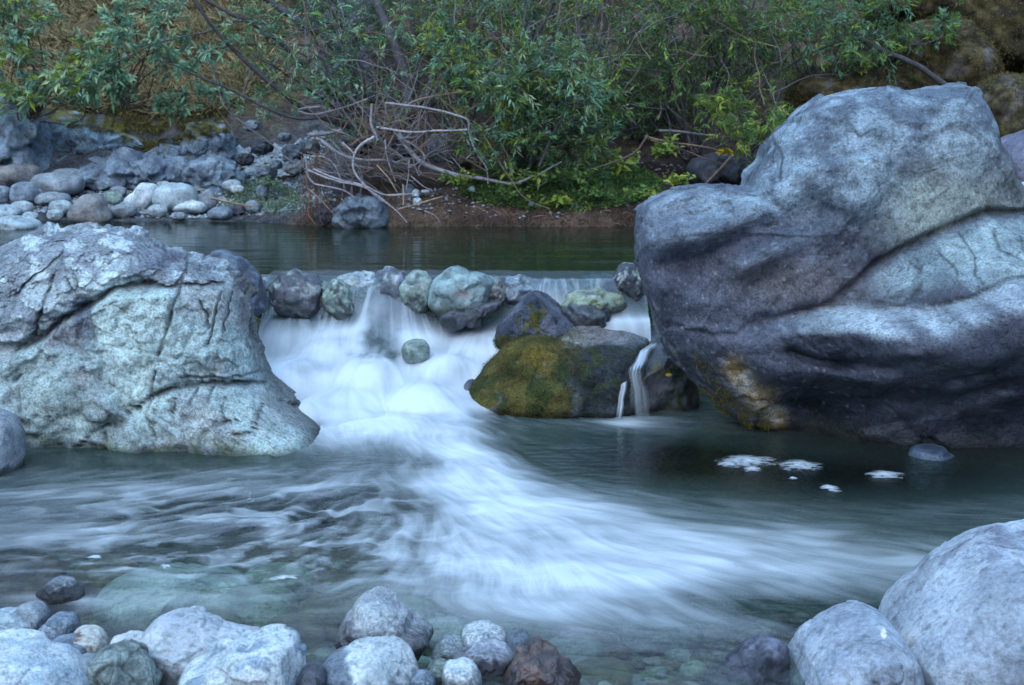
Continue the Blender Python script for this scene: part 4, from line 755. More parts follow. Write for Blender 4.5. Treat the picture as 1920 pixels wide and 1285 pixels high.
# big border rings so the pool runs on out of view
bx = np.concatenate([[-9, -6, -4.5], lx[[0, -1]], [4.5, 6, 9]])
water = mesh_obj("stream_water", PL, gridfaces(ny_, nx_), M['pool'], attrs={"foam": foam.ravel(), "murk": murk.ravel(), "fade": np.zeros(len(PL))})
tag(water, "lower pool of streaming blue green water", kind="structure")
for (a, b_) in ((-9.0, x0), (x1, 9.0)):
    gx2 = np.linspace(a, b_, 40); gy2 = np.linspace(y0, y1, 50); A, B = np.meshgrid(gx2, gy2)
    w2 = mesh_obj("side_water", np.stack([A.ravel(), B.ravel(), A.ravel() * 0 - .002], 1), gridfaces(50, 40), M['pool'], attrs={"foam": np.full(A.size, .15), "murk": np.full(A.size, .6), "fade": np.zeros(A.size)})
    tag(w2, kind="structure")
# upper pool
gx2 = np.linspace(-9, 9, 300); gy2 = np.linspace(9.3, 14.6, 160); A, B = np.meshgrid(gx2, gy2)
Z = UP - 0.02 * sstep(9.4, 9.3, B) + 0.0025 * fbm(np.stack([A.ravel() * 1.2, B.ravel() * 6, A.ravel() * 0], 1), 3).reshape(A.shape)
fo = 0.0 + 0.02 * sstep(0.1, .8, fbm(np.stack([A.ravel() * .6, B.ravel() * 5, A.ravel() * 0 + 3], 1), 4).reshape(A.shape)) * sstep(12.5, 10, B)
w2 = mesh_obj("pool_water", np.stack([A.ravel(), B.ravel(), Z.ravel()], 1), gridfaces(160, 300), M['upper'], attrs={"foam": fo.ravel(), "murk": np.full(A.size, .1), "fade": np.zeros(A.size)})
tag(w2, "calm dark upper pool", kind="structure")

# cascade: height field with domes
cx0, cx1, cy0, cy1 = at(470, 600, 8.6)[0], at(1225, 600, 8.6)[0], 7.45, 9.56
ncx, ncy = 420, 330
ax_ = np.linspace(cx0, cx1, ncx); ay_ = np.linspace(cy0, cy1, ncy); AX, AY = np.meshgrid(ax_, ay_)
pf = AX.ravel(), AY.ravel()
n1 = fbm(np.stack([pf[0] * 2.2, pf[1] * 2.2, pf[0] * 0], 1), 3).reshape(AX.shape)
xr = AX
ph = 0.12 * np.sin(AX * 5.1) + .08 * n1
base_l = np.interp(AY + ph * .6, [7.4, 7.9, 8.1, 8.35, 8.5, 8.74, 8.86, 8.95, 9.04, 9.16, 9.5], [-.06, .0, .05, .14, .20, .33, .39, .46, .62, .708, .712])
base_r = np.interp(AY + ph * .4, [7.4, 8.5, 8.62, 8.74, 8.8, 8.88, 8.94, 9.02, 9.14, 9.5], [-.3, -.25, .2, .42, .46, .48, .54, .67, .71, .712])
rt = sstep(at(900, 600, 8.6)[0], at(1040, 600, 8.6)[0], AX)
cz = mix(base_l, base_r, rt)
def dome(u, v, Y, wu, dY, hgt_, flat=2.4):
    p = at(u, v, Y); wx = wu / FPX * Y; r = ((AX - p[0]) / wx) ** 2 + ((AY - p[1]) / dY) ** 2
    r = r * (1 + .25 * n1); return cz + np.maximum(p[2] - cz, 0) * .78 * np.clip(1 - r * .62, 0, 1) ** .95
cz = cz - .06 * sstep(8.95, 8.7, AY) * sstep(7.95, 8.1, AY) * (1 - rt)
tops = [dome(640, 703, 8.22, 98, .30, .34), dome(796, 688, 8.32, 84, .28, .33), dome(545, 640, 8.50, 84, .24, .34), dome(610, 598, 8.8, 80, .2, .22), dome(535, 568, 8.92, 60, .18, .18),
        dome(690, 645, 8.52, 86, .2, .25), dome(840, 632, 8.58, 90, .22, .24), dome(905, 590, 8.8, 70, .2, .2), dome(770, 600, 8.8, 70, .18, .2), dome(575, 715, 8.05, 46, .2, .4), dome(690, 590, 8.85, 40, .15, .2), dome(860, 740, 8.1, 40, .2, .3), dome(700, 770, 7.95, 120, .3, .16)]
K = 30.0; acc = np.exp(K * cz)
for t_ in tops: acc += np.exp(K * t_)
cz = np.log(acc / (1 + len(tops))) / K + .02
cz = np.where(rt > .5, np.minimum(cz, .712), cz); cz = np.minimum(cz, .716); cz = blur(cz, 7)
gy_, gx_ = np.gradient(cz, ay_[1] - ay_[0], ax_[1] - ax_[0])
fu, fv = -gx_ * 2.2 + .04 * n1, -gy_ * 2.2 - .35; m_ = np.hypot(fu, fv); fu, fv = fu / m_, fv / m_
fv = fv * (ax_[1] - ax_[0]) / (ay_[1] - ay_[0])
s1 = norm01(lic(fu, fv, blur(rw.rand(ncy, ncx), 1).astype(np.float32), 26)); s2 = norm01(lic(fu, fv, blur(rw.rand(ncy, ncx), 5).astype(np.float32), 40))
slope = np.hypot(gx_, gy_)
CP_ = np.stack([AX.ravel(), AY.ravel(), cz.ravel()], 1); cu_, cw_ = proj(CP_); cu_ = cu_.reshape(AX.shape); cw_ = cw_.reshape(AX.shape)
fall = sstep(8.98, 8.80, AY)
cf_ = .05 + .90 * fall
cf_ = cf_ * (1 + .05 * s1 * (1 - .3 * fall) + .05 * s2) - .05 * sstep(.15, -.6, s2) * fall - .20 * fall * sstep(.0, .5, n1) * sstep(.3, .9, slope) + (.34 * np.clip(s1 * .7 + s2, 0, 1) + .03) * sstep(9.14, 8.98, AY) * (1 - fall)
conc = cz - blur(cz, 22); cf_ += np.clip(conc * 9, -.32, .06) * fall  # hollows shaded by thinning the white, dome tops kept bright
wob = fbm(np.stack([AX.ravel() * 4, AY.ravel() * 4, cz.ravel() * 4], 1), 4).reshape(AX.shape)
for a_, b_, su_, sv_, am_ in ((545, 612, 42, 20, .42), (590, 692, 46, 15, .34), (712, 628, 30, 26, .55), (655, 600, 26, 22, .35), (760, 655, 40, 14, .25), (860, 700, 26, 26, .35), (900, 640, 30, 16, .3), (730, 700, 22, 30, .25), (640, 640, 40, 10, .2), (820, 655, 30, 10, .2)):  # dark shading of the fall put in as spots of thinner white
    cf_ -= am_ * np.exp(-(((cu_ - a_) / su_) ** 2 + ((cw_ - b_) / sv_) ** 2) * (1 + .8 * wob))
cf_ += .08 * wob * fall
cf_ -= .22 * sstep(8.15, 7.8, AY) + .12 * sstep(.9, .0, slope) * fall
cf_ = np.clip(cf_, .02, .97)
fade = np.maximum(sstep(7.85, 7.55, AY), sstep(9.42, 9.55, AY)); 
foot = (cz < .02) * 1.0; fade = np.clip(np.maximum(fade, blur(foot, 14)), 0, 1); fade = np.maximum(fade, sstep(.06, .0, cz) * .9)
CP_[:, 2] += (.0025 * s2).ravel() + .004
casc = mesh_obj("cascade", CP_, gridfaces(ncy, ncx), M['fall'], attrs={"foam": cf_.ravel(), "murk": np.full(len(CP_), .0), "fade": fade.ravel()})
tag(casc, "silky white cascade tumbling over stones between the two big boulders", "cascade")

def ribbon(name, label, pts, widths, Y0s, foamv, cat="water fall"):
    """falling sheet: pts (u,v) with depths, round in section"""
    C_ = np.array([at(u, v, Y) for (u, v), Y in zip(pts, Y0s)]); t = np.linspace(0, 1, len(C_)); tt = np.linspace(0, 1, 60)
    cc = np.stack([np.interp(tt, t, C_[:, k]) for k in range(3)], 1); ww = np.interp(tt, t, widths); k_ = np.hanning(9); k_ /= k_.sum()
    for a in range(3): cc[4:-4, a] = np.convolve(cc[:, a], k_, 'valid')
    ns = 25; s_ = np.linspace(-1, 1, ns); V = []; fo_ = []; fd = []
    for i in range(60):
        for s in s_:
            V.append((cc[i, 0] + s * ww[i], cc[i, 1] - .35 * ww[i] * math.sqrt(max(0, 1 - s * s * .98)), cc[i, 2] - .15 * ww[i] * s * s))
            fo_.append(np.interp(tt[i], np.linspace(0, 1, len(foamv)), foamv)); fd.append(min(1, abs(s) ** 1.6 + max(0, (tt[i] - .8) / .2) * .5 + max(0, (.12 - tt[i]) / .12)))
    V = np.array(V); st = fbm(np.stack([np.tile(s_ * 3.2, 60), np.repeat(tt * 1.2, ns), np.full(len(V), 3.3 + label.count('e'))], 1), 3); V[:, 1] += .02 * st * np.repeat(tt, ns); V[:, 0] += .25 * np.mean(widths) * noise(np.stack([np.repeat(tt * 4, ns), V[:, 0] * 0 + 2, V[:, 0] * 0], 1))
    o = mesh_obj(name, V, gridfaces(60, ns), M['fall'], attrs={"foam": np.clip(np.array(fo_) * (1 + .45 * st), 0, .95), "murk": np.zeros(len(V)), "fade": np.clip(np.array(fd) - .3 * st, 0, 1)}, origin=cc[-1])
    tag(o, label, cat); return o
ribbon("trickle", "thin bright white trickle pouring off the wet rock", [(1172, 706), (1169, 722), (1165, 750), (1162, 784)], [.012, .022, .017, .022], [8.22, 8.17, 8.15, 8.15], [.6, .8, .85, .85])
ribbon("trickle", "faint film of water sliding down the left side of the wet rock", [(1140, 655), (1148, 680), (1160, 712), (1166, 725)], [.05, .04, .05, .04], [8.5, 8.32, 8.22, 8.2], [.15, .2, .25, .3])
ribbon("trickle", "curving veil of water spilling beside the thin trickle", [(1228, 640), (1208, 655), (1192, 690), (1198, 730), (1205, 785)], [.05, .04, .045, .06, .075], [8.7, 8.45, 8.24, 8.2, 8.18], [.55, .5, .35, .26, .3])
ribbon("trickle", "thin clear strand of water beside the dark upright stone", [(512, 524), (513, 545), (514, 570), (515, 590)], [.012, .014, .02, .03], [9.05, 9.0, 8.97, 8.93], [.3, .5, .6, .7])

# floating foam
def foam_patch(u, v, wu, wv, label):
    c_ = gnd(u, v, 0.006); wx = 1.25 * wu / FPX * c_[1]; p2 = gnd(u, v - wv, 0.006); wy = 1.25 * abs(p2[1] - c_[1]); nr, na = 26, 110; V = []; fo_ = []; fd = []
    for r in range(nr + 1):
        for a in range(na):
            t = 2 * math.pi * a / na; k_ = r / nr; rr = max(k_, .01) * (1 + .12 * math.sin(2 * t + u) + .08 * math.sin(5 * t + v)); V.append((c_[0] + wx * rr * math.cos(t), c_[1] + wy * rr * math.sin(t), .010 + .004 * (1 - k_ ** 2))); fd.append(k_)
    V = np.array(V); nn = fbm(np.stack([V[:, 0] * 20 + u, V[:, 1] * 44, V[:, 2] * 0], 1), 4); fd = np.array(fd); V[:, 2] += .003 * nn
    o = mesh_obj("foam_patch", V, gridfaces(nr + 1, na), M['fall'], attrs={"foam": np.clip(.6 + .5 * nn, .15, .8), "murk": V[:, 0] * 0, "fade": sstep(.3, .98, fd + .6 * nn)}, origin=c_); tag(o, label, "foam", "foam patches floating by the huge boulder")
for a in [(1400, 866, 52, 9, "long white foam raft, leftmost by the huge boulder"), (1500, 874, 42, 8, "long white foam raft, middle one by the huge boulder"), (1658, 892, 34, 7, "white foam raft, rightmost by the huge boulder"),
          (1556, 917, 18, 6, "small white foam clot in front of the middle raft"), (1365, 872, 18, 5, "small foam clot at the left end of the leftmost raft"), (1412, 881, 18, 4, "small foam clot below the leftmost raft"), (1487, 899, 9, 3, "tiny foam speck below the middle raft"),
          (176, 1047, 12, 4, "small round foam clot drifting on the left of the stream"), (310, 1064, 10, 4, "faint foam clot right of the round one on the left"), (535, 1085, 22, 5, "foam clot in the green water left of centre")]:
    foam_patch(*a)

# ------------------------------------------------------------------ branches
def tube_data(pts, r0, r1, ns=7, jitter=0.0, seed=0):
    """smooth tapered tube through pts; returns V, F"""
    rs = np.random.RandomState(seed); P_ = np.array(pts, float); n = len(P_)
    # Catmull-Rom
    out = []; Pp = np.vstack([2 * P_[0] - P_[1], P_, 2 * P_[-1] - P_[-2]])
    for i in range(1, n):
        for t in np.linspace(0, 1, 7, endpoint=False):
            a, b_, c_, d_ = Pp[i - 1], Pp[i], Pp[i + 1], Pp[i + 2] if i + 2 < len(Pp) else Pp[-1]
            out.append(.5 * (2 * b_ + (c_ - a) * t + (2 * a - 5 * b_ + 4 * c_ - d_) * t * t + (3 * b_ - a - 3 * c_ + d_) * t ** 3))
    out.append(P_[-1]); Q = np.array(out)
    if jitter: Q = Q + jitter * np.stack([noise(Q * 5 + k * 13) for k in range(3)], 1)
    T = np.gradient(Q, axis=0); T /= np.linalg.norm(T, axis=1)[:, None] + 1e-9
    ref = np.array([0.1, 0.99, 0.05]); A_ = np.cross(T, ref); A_ /= np.linalg.norm(A_, axis=1)[:, None] + 1e-9; B_ = np.cross(T, A_)
    m = len(Q); rr = np.linspace(r0, r1, m) * (1 + .12 * noise(Q * 9)); th = np.linspace(0, 2 * math.pi, ns, endpoint=False)
    V = Q[:, None, :] + rr[:, None, None] * (np.cos(th)[None, :, None] * A_[:, None, :] + np.sin(th)[None, :, None] * B_[:, None, :])
    V = V.reshape(-1, 3); i, j = np.meshgrid(np.arange(m - 1), np.arange(ns), indexing='ij'); a = i * ns + j; b_ = i * ns + (j + 1) % ns
    return V, np.stack([a.ravel(), b_.ravel(), (b_ + ns).ravel(), (a + ns).ravel()], 1)
class Acc:
    def __init__(s): s.V, s.F, s.C, s.n = [], [], [], 0
    def add(s, V, F, c): s.V.append(V); s.F.append(np.asarray(F) + s.n); s.C.append(np.broadcast_to(c, (len(V), 3))); s.n += len(V)
    def build(s, name, mat, parent=None, origin=None, smooth=True):
        return mesh_obj(name, np.vstack(s.V), np.vstack(s.F), mat, parent, col=np.vstack(s.C), smooth=smooth, origin=origin)
GREYB = C3(0.21, 0.19, 0.20); BROWNB = C3(0.11, 0.075, 0.06); DARKB = C3(0.075, 0.07, 0.075); REDB = C3(0.17, 0.075, 0.04); PALEB = C3(0.28, 0.20, 0.14)

def leaves(P_, D_, L_, Wd, colr, rs, droop=0.2):
    """many leaves: base points, directions, lengths, widths, colours -> V, F (quads split on the midrib), C"""
    n = len(P_); D_ = D_ / (np.linalg.norm(D_, axis=1)[:, None] + 1e-9)
    up = rs.normal(size=(n, 3)) * .6 + np.array([0, -.5, 1.0]); S = np.cross(D_, up); S /= np.linalg.norm(S, axis=1)[:, None] + 1e-9; Nn = np.cross(S, D_)
    b_ = P_; tip = P_ + D_ * L_[:, None] - np.array([0, 0, 1]) * (droop * L_)[:, None]
    mid = P_ + D_ * (L_ * .45)[:, None] - np.array([0, 0, 1]) * (droop * .25 * L_)[:, None]
    l = mid + S * (Wd * .5)[:, None] + Nn * (Wd * .18)[:, None]; r = mid - S * (Wd * .5)[:, None] + Nn * (Wd * .18)[:, None]
    V = np.stack([b_, l, tip, r], 1).reshape(-1, 3); k = np.arange(n) * 4
    F = np.concatenate([np.stack([k, k + 1, k + 2], 1), np.stack([k, k + 2, k + 3], 1)])
    return V, F, np.repeat(colr, 4, axis=0)
def spray(acc, c_, rad, ntw, nlf, ll, hues, rs, flat=1.0, twigacc=None, upb=.25, wr=.2):
    """a leafy clump round c_: twigs radiate, leaves alternate along them"""
    for _ in range(ntw):
        d = rs.normal(size=3) * (1, .8, .75 * flat) + (0, -.25, upb); d /= np.linalg.norm(d)
        st = c_ + rs.normal(size=3) * rad * .42; ln = rad * rs.uniform(.5, 1.0); b2 = rs.normal(size=3) * .35
        t = np.linspace(.12, 1, nlf); Pt = st + d * (ln * t)[:, None] + b2 * (ln * .5 * t * t)[:, None] - np.array([0, 0, 1]) * (ln * .15 * t * t)[:, None]
        sd = rs.normal(size=(nlf, 3)); dd = d + b2 * t[:, None]; sd -= (sd * dd).sum(1)[:, None] * dd / (dd * dd).sum(1)[:, None]; sd /= np.linalg.norm(sd, axis=1)[:, None]
        D_ = dd * .9 + sd * rs.uniform(.5, 1.0, (nlf, 1)); L_ = ll * rs.uniform(.5, 1.25, nlf); h = rs.rand()
        base = hues[rs.randint(len(hues))]; cc = np.clip(base * (rs.uniform(.65, 1.3, (nlf, 1))) * (.8 + .5 * h), 0, .6); tipb = sstep(.55, 1, t)[:, None] * rs.uniform(0, .55)
        cc = cc * (1 + tipb * np.array([1.0, .8, .1])); V, F, C_ = leaves(Pt, D_, L_, L_ * rs.uniform(wr * .8, wr * 1.25), cc, rs); acc.add(V, F, C_)
        if twigacc is not None:
            V, F = tube_data([st - d * ln * .2, st + d * ln * .4 + b2 * ln * .08, Pt[-1]], .0035, .0012, 4); twigacc.add(V, F, BROWNB)
TEAL = [C3(0.116, 0.256, 0.154), C3(0.095, 0.208, 0.126), C3(0.155, 0.292, 0.190)]; GREEN = [C3(0.109, 0.211, 0.050), C3(0.084, 0.166, 0.044), C3(0.145, 0.246, 0.063)]
YEL = [C3(0.198, 0.268, 0.039), C3(0.257, 0.295, 0.047), C3(0.138, 0.215, 0.039)]; DARKG = [C3(0.043, 0.094, 0.039), C3(0.035, 0.072, 0.032), C3(0.061, 0.122, 0.046)]
BLG = [C3(0.218, 0.344, 0.229), C3(0.159, 0.280, 0.180), C3(0.277, 0.362, 0.213)]

def shrub(label, base, stems, clumps, hues, seed, ll=.074, nlf=14, ntw=14, name="willow_shrub", cat="shrub", wr=.2, stemcol=DARKB, auto=0.010):
    """stems: authored polylines [(pts (u,v,Y)...), r0, r1]; clumps: (u, v, Y, radius) each linked to the base by a branch"""
    rs = np.random.RandomState(seed); bw = at(*base); root = empty(name, bw); tag(root, label, cat, "willows and shrubs of the far bank")
    for pts, r0, r1 in stems:
        V, F = tube_data([at(*p) for p in pts], r0, r1, 8, .01, seed); mesh_obj("stem", V, F, M['bark'], root, col=np.broadcast_to(stemcol * rs.uniform(.8, 1.5), (len(V), 3)), origin=bw)
    L_, T_ = Acc(), Acc()
    for k, (u, v, Y, rad) in enumerate(clumps):
        c_ = at(u, v, Y); spray(L_, c_, rad, ntw, nlf, ll, hues, rs, twigacc=T_, wr=wr)
        if rs.rand() < .55:
            m1 = bw + (c_ - bw) * .4 + rs.normal(size=3) * .12 + (0, .1, .1); m2 = bw + (c_ - bw) * .75 + rs.normal(size=3) * .1 + (0, 0, .1)
            V, F = tube_data([bw + rs.normal(size=3) * .05, m1, m2, c_], auto * rs.uniform(.7, 1.5), .003, 5, .03, k); T_.add(V, F, stemcol * rs.uniform(.7, 1.8))
    L_.build("crown", M['leaf'], root, origin=bw, smooth=False); T_.build("twig", M['bark'], root, origin=bw)
    return root
def bare_twigs(label, regions, n, seed):
    rs = np.random.RandomState(seed); root = None; A_ = Acc()
    for k in range(n):
        u0, v0, u1, v1, Y0, Y1 = regions[rs.randint(len(regions))]; u, v = rs.uniform(u0, u1), rs.uniform(v0, v1); Y = rs.uniform(Y0, Y1); an = rs.choice([-.6, -2.4, -1.5, .2]) + rs.normal() * .4; ln = rs.uniform(60, 190); p = [(u, v)]
        for j in range(4): an += rs.normal() * .22; p.append((p[-1][0] + ln / 4 * math.cos(an), min(p[-1][1] + ln / 4 * math.sin(an), 330)))
        V, F = tube_data([at(a, b_, Y + .06 * j) for j, (a, b_) in enumerate(p)], rs.uniform(.003, .008), .0018, 5, .02, k); A_.add(V, F, (GREYB, BROWNB * 1.6, DARKB * 1.8, PALEB * .7)[rs.randint(4)] * rs.uniform(.8, 1.4))
    tag(A_.build("dead_twigs", M['bark']), label, kind="stuff")
def fill(rs, u0, v0, u1, v1, n, Y0, Y1, r0, r1):
    return [(rs.uniform(u0, u1), rs.uniform(v0, v1), rs.uniform(Y0, Y1), rs.uniform(r0, r1)) for _ in range(n)]
R_ = np.random.RandomState(4242)
def st(pts, Y, r0, r1, dY=0.0): return ([(u, v, Y + dY * k / max(1, len(pts) - 1)) for k, (u, v) in enumerate(pts)], r0, r1)

shrub("old willow with dark slanting trunks left of centre above the root tangle", (700, 255, 13.9),
  [st([(705, 262), (700, 200), (675, 130), (625, 80), (560, 40), (470, -25)], 13.9, .055, .03, .5), st([(735, 250), (765, 180), (742, 90), (712, 20), (690, -60)], 14.0, .065, .035, .5),
   st([(700, 240), (600, 150), (505, 65), (420, 20), (330, -30)], 14.0, .028, .014, .2), st([(690, 245), (590, 215), (500, 150), (430, 85), (390, 40), (340, -40)], 13.7, .030, .014, -.3),
   st([(745, 250), (800, 170), (835, 90), (830, -30)], 14.4, .04, .03, .4), st([(740, 250), (780, 160), (775, 60), (765, -40)], 14.5, .03, .022, .4), st([(750, 240), (860, 150), (900, 60), (910, -30)], 14.5, .03, .02, .3),
   st([(745, 230), (830, 130), (812, 40), (800, -30)], 14.7, .028, .02, .3), st([(690, 210), (640, 218), (560, 222), (500, 203), (440, 172), (380, 148), (335, 125), (290, 112)], 13.6, .020, .006, -.4),
   st([(505, 263), (450, 228), (425, 190), (410, 150), (380, 95)], 14.2, .010, .005, .2), st([(640, 60), (560, 55), (440, 40), (380, 62), (300, 80), (200, 125)], 14.0, .014, .005, -.3), st([(560, -30), (600, 60), (650, 120), (700, 190)], 13.9, .016, .012),
   st([(380, 95), (460, 84), (560, 84), (640, 90)], 14.2, .008, .006), st([(870, 120), (835, 150), (800, 175), (740, 230)], 14.0, .022, .02)],
  fill(R_, 430, 60, 660, 210, 16, 13.4, 14.2, .16, .26) + fill(R_, 610, 30, 760, 210, 12, 13.5, 14.1, .16, .24) + fill(R_, 330, -20, 600, 60, 7, 13.6, 14.4, .18, .28) + fill(R_, 610, 210, 690, 250, 3, 13.5, 13.8, .12, .16)
  + fill(R_, 560, -30, 780, 40, 6, 13.8, 14.5, .2, .3), TEAL + GREEN + BLG, 1, nlf=11, ntw=10)
shrub("bright bushy willow with teal foliage over the pool right of centre", (985, 330, 13.7),
  [st([(985, 330), (1030, 230), (1060, 150), (1075, 100)], 13.5, .02, .01, -.2), st([(1038, 0), (1022, 40), (985, 105), (960, 150), (940, 220)], 13.4, .012, .014), st([(1010, 312), (1030, 265), (1056, 215)], 13.2, .016, .011), st([(1127, 12), (1115, 61), (1143, 101), (1139, 133)], 13.1, .008, .006)],
  fill(R_, 960, 90, 1110, 190, 20, 12.9, 13.5, .16, .24) + fill(R_, 880, 140, 1000, 260, 16, 13.1, 13.7, .16, .24) + fill(R_, 940, 220, 1130, 330, 20, 13.2, 13.8, .15, .22) + fill(R_, 1080, 130, 1150, 260, 8, 13.3, 13.8, .15, .2), TEAL + BLG + GREEN + YEL[:1], 2, nlf=13, ntw=16)
shrub("willow with yellow green shoots in the middle of the far bank", (850, 270, 14.1), [st([(850, 270), (840, 180), (850, 100), (870, 60)], 13.8, .014, .007, -.2)],
  fill(R_, 790, 65, 890, 140, 9, 13.2, 13.6, .13, .2) + fill(R_, 800, 130, 900, 190, 6, 13.5, 13.9, .14, .2), YEL + TEAL, 3, nlf=11, ntw=10)
shrub("tall green willow filling the upper middle of the bank", (1060, 300, 14.6), [st([(1060, 300), (1010, 150), (980, 0), (960, -60)], 14.6, .03, .02, .3), st([(1065, 300), (1100, 150), (1090, 30), (1090, -50)], 14.7, .02, .015, .3)],
  fill(R_, 800, -40, 1150, 110, 40, 14.0, 15.0, .2, .34) + fill(R_, 850, 100, 1000, 200, 8, 14.2, 14.8, .2, .3), GREEN + TEAL + YEL, 4, nlf=12, ntw=12)
shrub("dark green willow thicket on the right half of the bank", (1300, 290, 14.4), [st([(1300, 290), (1330, 180), (1400, 60), (1420, -40)], 14.5, .02, .012, .4), st([(1290, 290), (1230, 150), (1200, 20)], 14.6, .02, .012, .4), st([(1310, 280), (1420, 170), (1500, 110), (1620, 60)], 14.2, .014, .008)],
  fill(R_, 1130, -30, 1480, 130, 46, 13.8, 15.0, .2, .34) + fill(R_, 1140, 120, 1400, 230, 26, 13.9, 14.8, .17, .27), GREEN + DARKG + YEL[2:], 5, nlf=12, ntw=12)
shrub("low bright green willow shoots against the huge boulder", (1420, 330, 13.5), [], fill(R_, 1370, 215, 1490, 290, 10, 12.9, 13.4, .13, .2) + fill(R_, 1300, 180, 1400, 250, 6, 13.3, 13.7, .13, .2), GREEN + YEL, 6, nlf=12, ntw=13)
shrub("loose green willow spreading over the slope at upper right", (1560, 200, 14.4), [st([(1560, 200), (1600, 110), (1640, 40), (1660, -30)], 14.4, .014, .008)],
  fill(R_, 1450, -30, 1700, 70, 26, 13.9, 14.7, .17, .28) + fill(R_, 1440, 60, 1700, 150, 16, 13.9, 14.5, .13, .22) + fill(R_, 1690, 40, 1790, 90, 5, 14.0, 14.3, .10, .16), GREEN + YEL[:1] + TEAL, 7, nlf=11, ntw=13)
shrub("pale blue green leafy shrub at the far left of the bank", (60, 220, 15.6), [st([(60, 220), (40, 120), (20, 20)], 15.6, .012, .006), st([(60, 220), (110, 130), (140, 60)], 15.6, .012, .006)],
  fill(R_, -40, 10, 110, 190, 13, 14.8, 15.6, .16, .26) + fill(R_, 100, 90, 200, 190, 7, 14.8, 15.6, .15, .24) + fill(R_, -30, -30, 60, 30, 4, 15, 15.8, .2, .3), BLG + YEL[:1], 8, ll=.10, nlf=11, ntw=12, wr=.30, stemcol=BROWNB)
shrub("leafy blue green shrub left of the mossy dry slope", (230, 200, 15.5), [st([(230, 200), (260, 120), (320, 80)], 15.3, .010, .005)],
  fill(R_, 190, 70, 330, 140, 7, 14.7, 15.3, .13, .22) + fill(R_, 300, 30, 430, 130, 4, 14.9, 15.6, .10, .15) + fill(R_, 280, 130, 420, 210, 5, 15.2, 15.6, .08, .14) + fill(R_, 150, 140, 240, 185, 6, 14.9, 15.3, .12, .18) + fill(R_, 200, -20, 330, 50, 6, 14.9, 15.5, .15, .24), BLG + TEAL, 9, ll=.09, nlf=11, ntw=12, wr=.28, stemcol=BROWNB)
shrub("shaded undergrowth shrub behind the right hand willows", (1200, 260, 15.4), [st([(1200, 260), (1250, 120), (1260, -20)], 15.4, .02, .015)], fill(R_, 950, -30, 1480, 200, 48, 15.2, 16.2, .25, .4), DARKG, 10, nlf=11, ntw=12, ll=.10)
shrub("shaded undergrowth shrub behind the old willow", (640, 220, 15.6), [st([(640, 220), (600, 100), (560, -20)], 15.6, .02, .015)], fill(R_, 480, -40, 950, 120, 32, 15.2, 16.2, .25, .4), DARKG, 11, nlf=11, ntw=12, ll=.10)
bare_twigs("fine bare twigs woven through the willows", [(430, 40, 780, 260, 13.3, 14.0), (620, 180, 920, 330, 13.2, 13.6), (1000, 60, 1500, 260, 13.5, 14.3), (780, 0, 1150, 150, 13.6, 14.2)], 190, 55)
bare_twigs("dense mesh of fine dead twigs around the root tangle", [(570, 230, 800, 330, 13.1, 13.6), (640, 250, 960, 340, 13.1, 13.6)], 130, 56)
# leafy plants low on the bank
def plant(label, u, v, Y, n, h, leaf, hues, seed, wr=.5):
    rs = np.random.RandomState(seed); b_ = at(u, v, Y); root = empty("leafy_plant", b_); tag(root, label, "plant", "leafy plants low on the far bank"); L_, T_ = Acc(), Acc()
    for k in range(n):
        d = rs.normal(size=3) * (.6, .4, .15) + (0, -.1, 1); d /= np.linalg.norm(d); tip = b_ + rs.normal(size=3) * (h * .45, h * .2, 0) + d * h * rs.uniform(.5, 1.0); s0 = b_ + (tip - b_) * .1
        V, F = tube_data([s0, (s0 + tip) / 2 + rs.normal(size=3) * .01, tip], .003, .0015, 4); T_.add(V, F, C3(.08, .10, .04)); m = 6; t = np.linspace(.35, 1, m)
        D_ = rs.normal(size=(m, 3)) * (1, .7, .4) + (0, -.2, .3); L2 = leaf * rs.uniform(.6, 1.15, m); cc = np.clip(hues[rs.randint(len(hues))] * rs.uniform(.7, 1.4, (m, 1)), 0, .6)
        V, F, C_ = leaves(s0 + (tip - s0) * t[:, None], D_, L2, L2 * wr, cc, rs); L_.add(V, F, C_)
    L_.build("foliage", M['leaf'], root, origin=b_, smooth=False); T_.build("stem", M['bark'], root, origin=b_)
for k, a in enumerate([("bright broad leaved plant on the soil left of centre", 865, 352, 13.25, 14, .20, .06, YEL), ("broad leaved plant under the bright willow", 1000, 350, 13.3, 20, .24, .07, GREEN + YEL), ("low broad leaved plant at the soil edge right of centre", 1045, 390, 13.2, 16, .14, .08, YEL),
      ("leafy plant at the soil edge next to the low broad leaved one", 1110, 375, 13.25, 16, .2, .07, GREEN), ("round leaved plant with large leaves near the right end of the soil", 1160, 330, 13.5, 14, .26, .10, YEL), ("large leaved sprig above the dark hollow", 1240, 300, 13.5, 8, .22, .10, YEL),
      ("leafy plant beside the huge boulder on the bank", 1200, 378, 13.15, 14, .16, .07, GREEN + YEL), ("leafy plant at the foot of the large leaved sprig", 1270, 350, 13.3, 14, .15, .08, YEL), ("fine leaved plant in front of the bright willow", 950, 372, 13.2, 14, .16, .05, GREEN), ("tuft of leaves low in the middle of the bank", 1085, 345, 13.4, 18, .22, .06, GREEN),
      ("small plant among the rubble left of the roots", 500, 352, 14.2, 12, .12, .05, BLG), ("yellow leaved sprig by the dark hollow", 1362, 290, 13.4, 4, .08, .07, [C3(.5, .38, .03)])]):
    plant(*a, seed=300 + k)
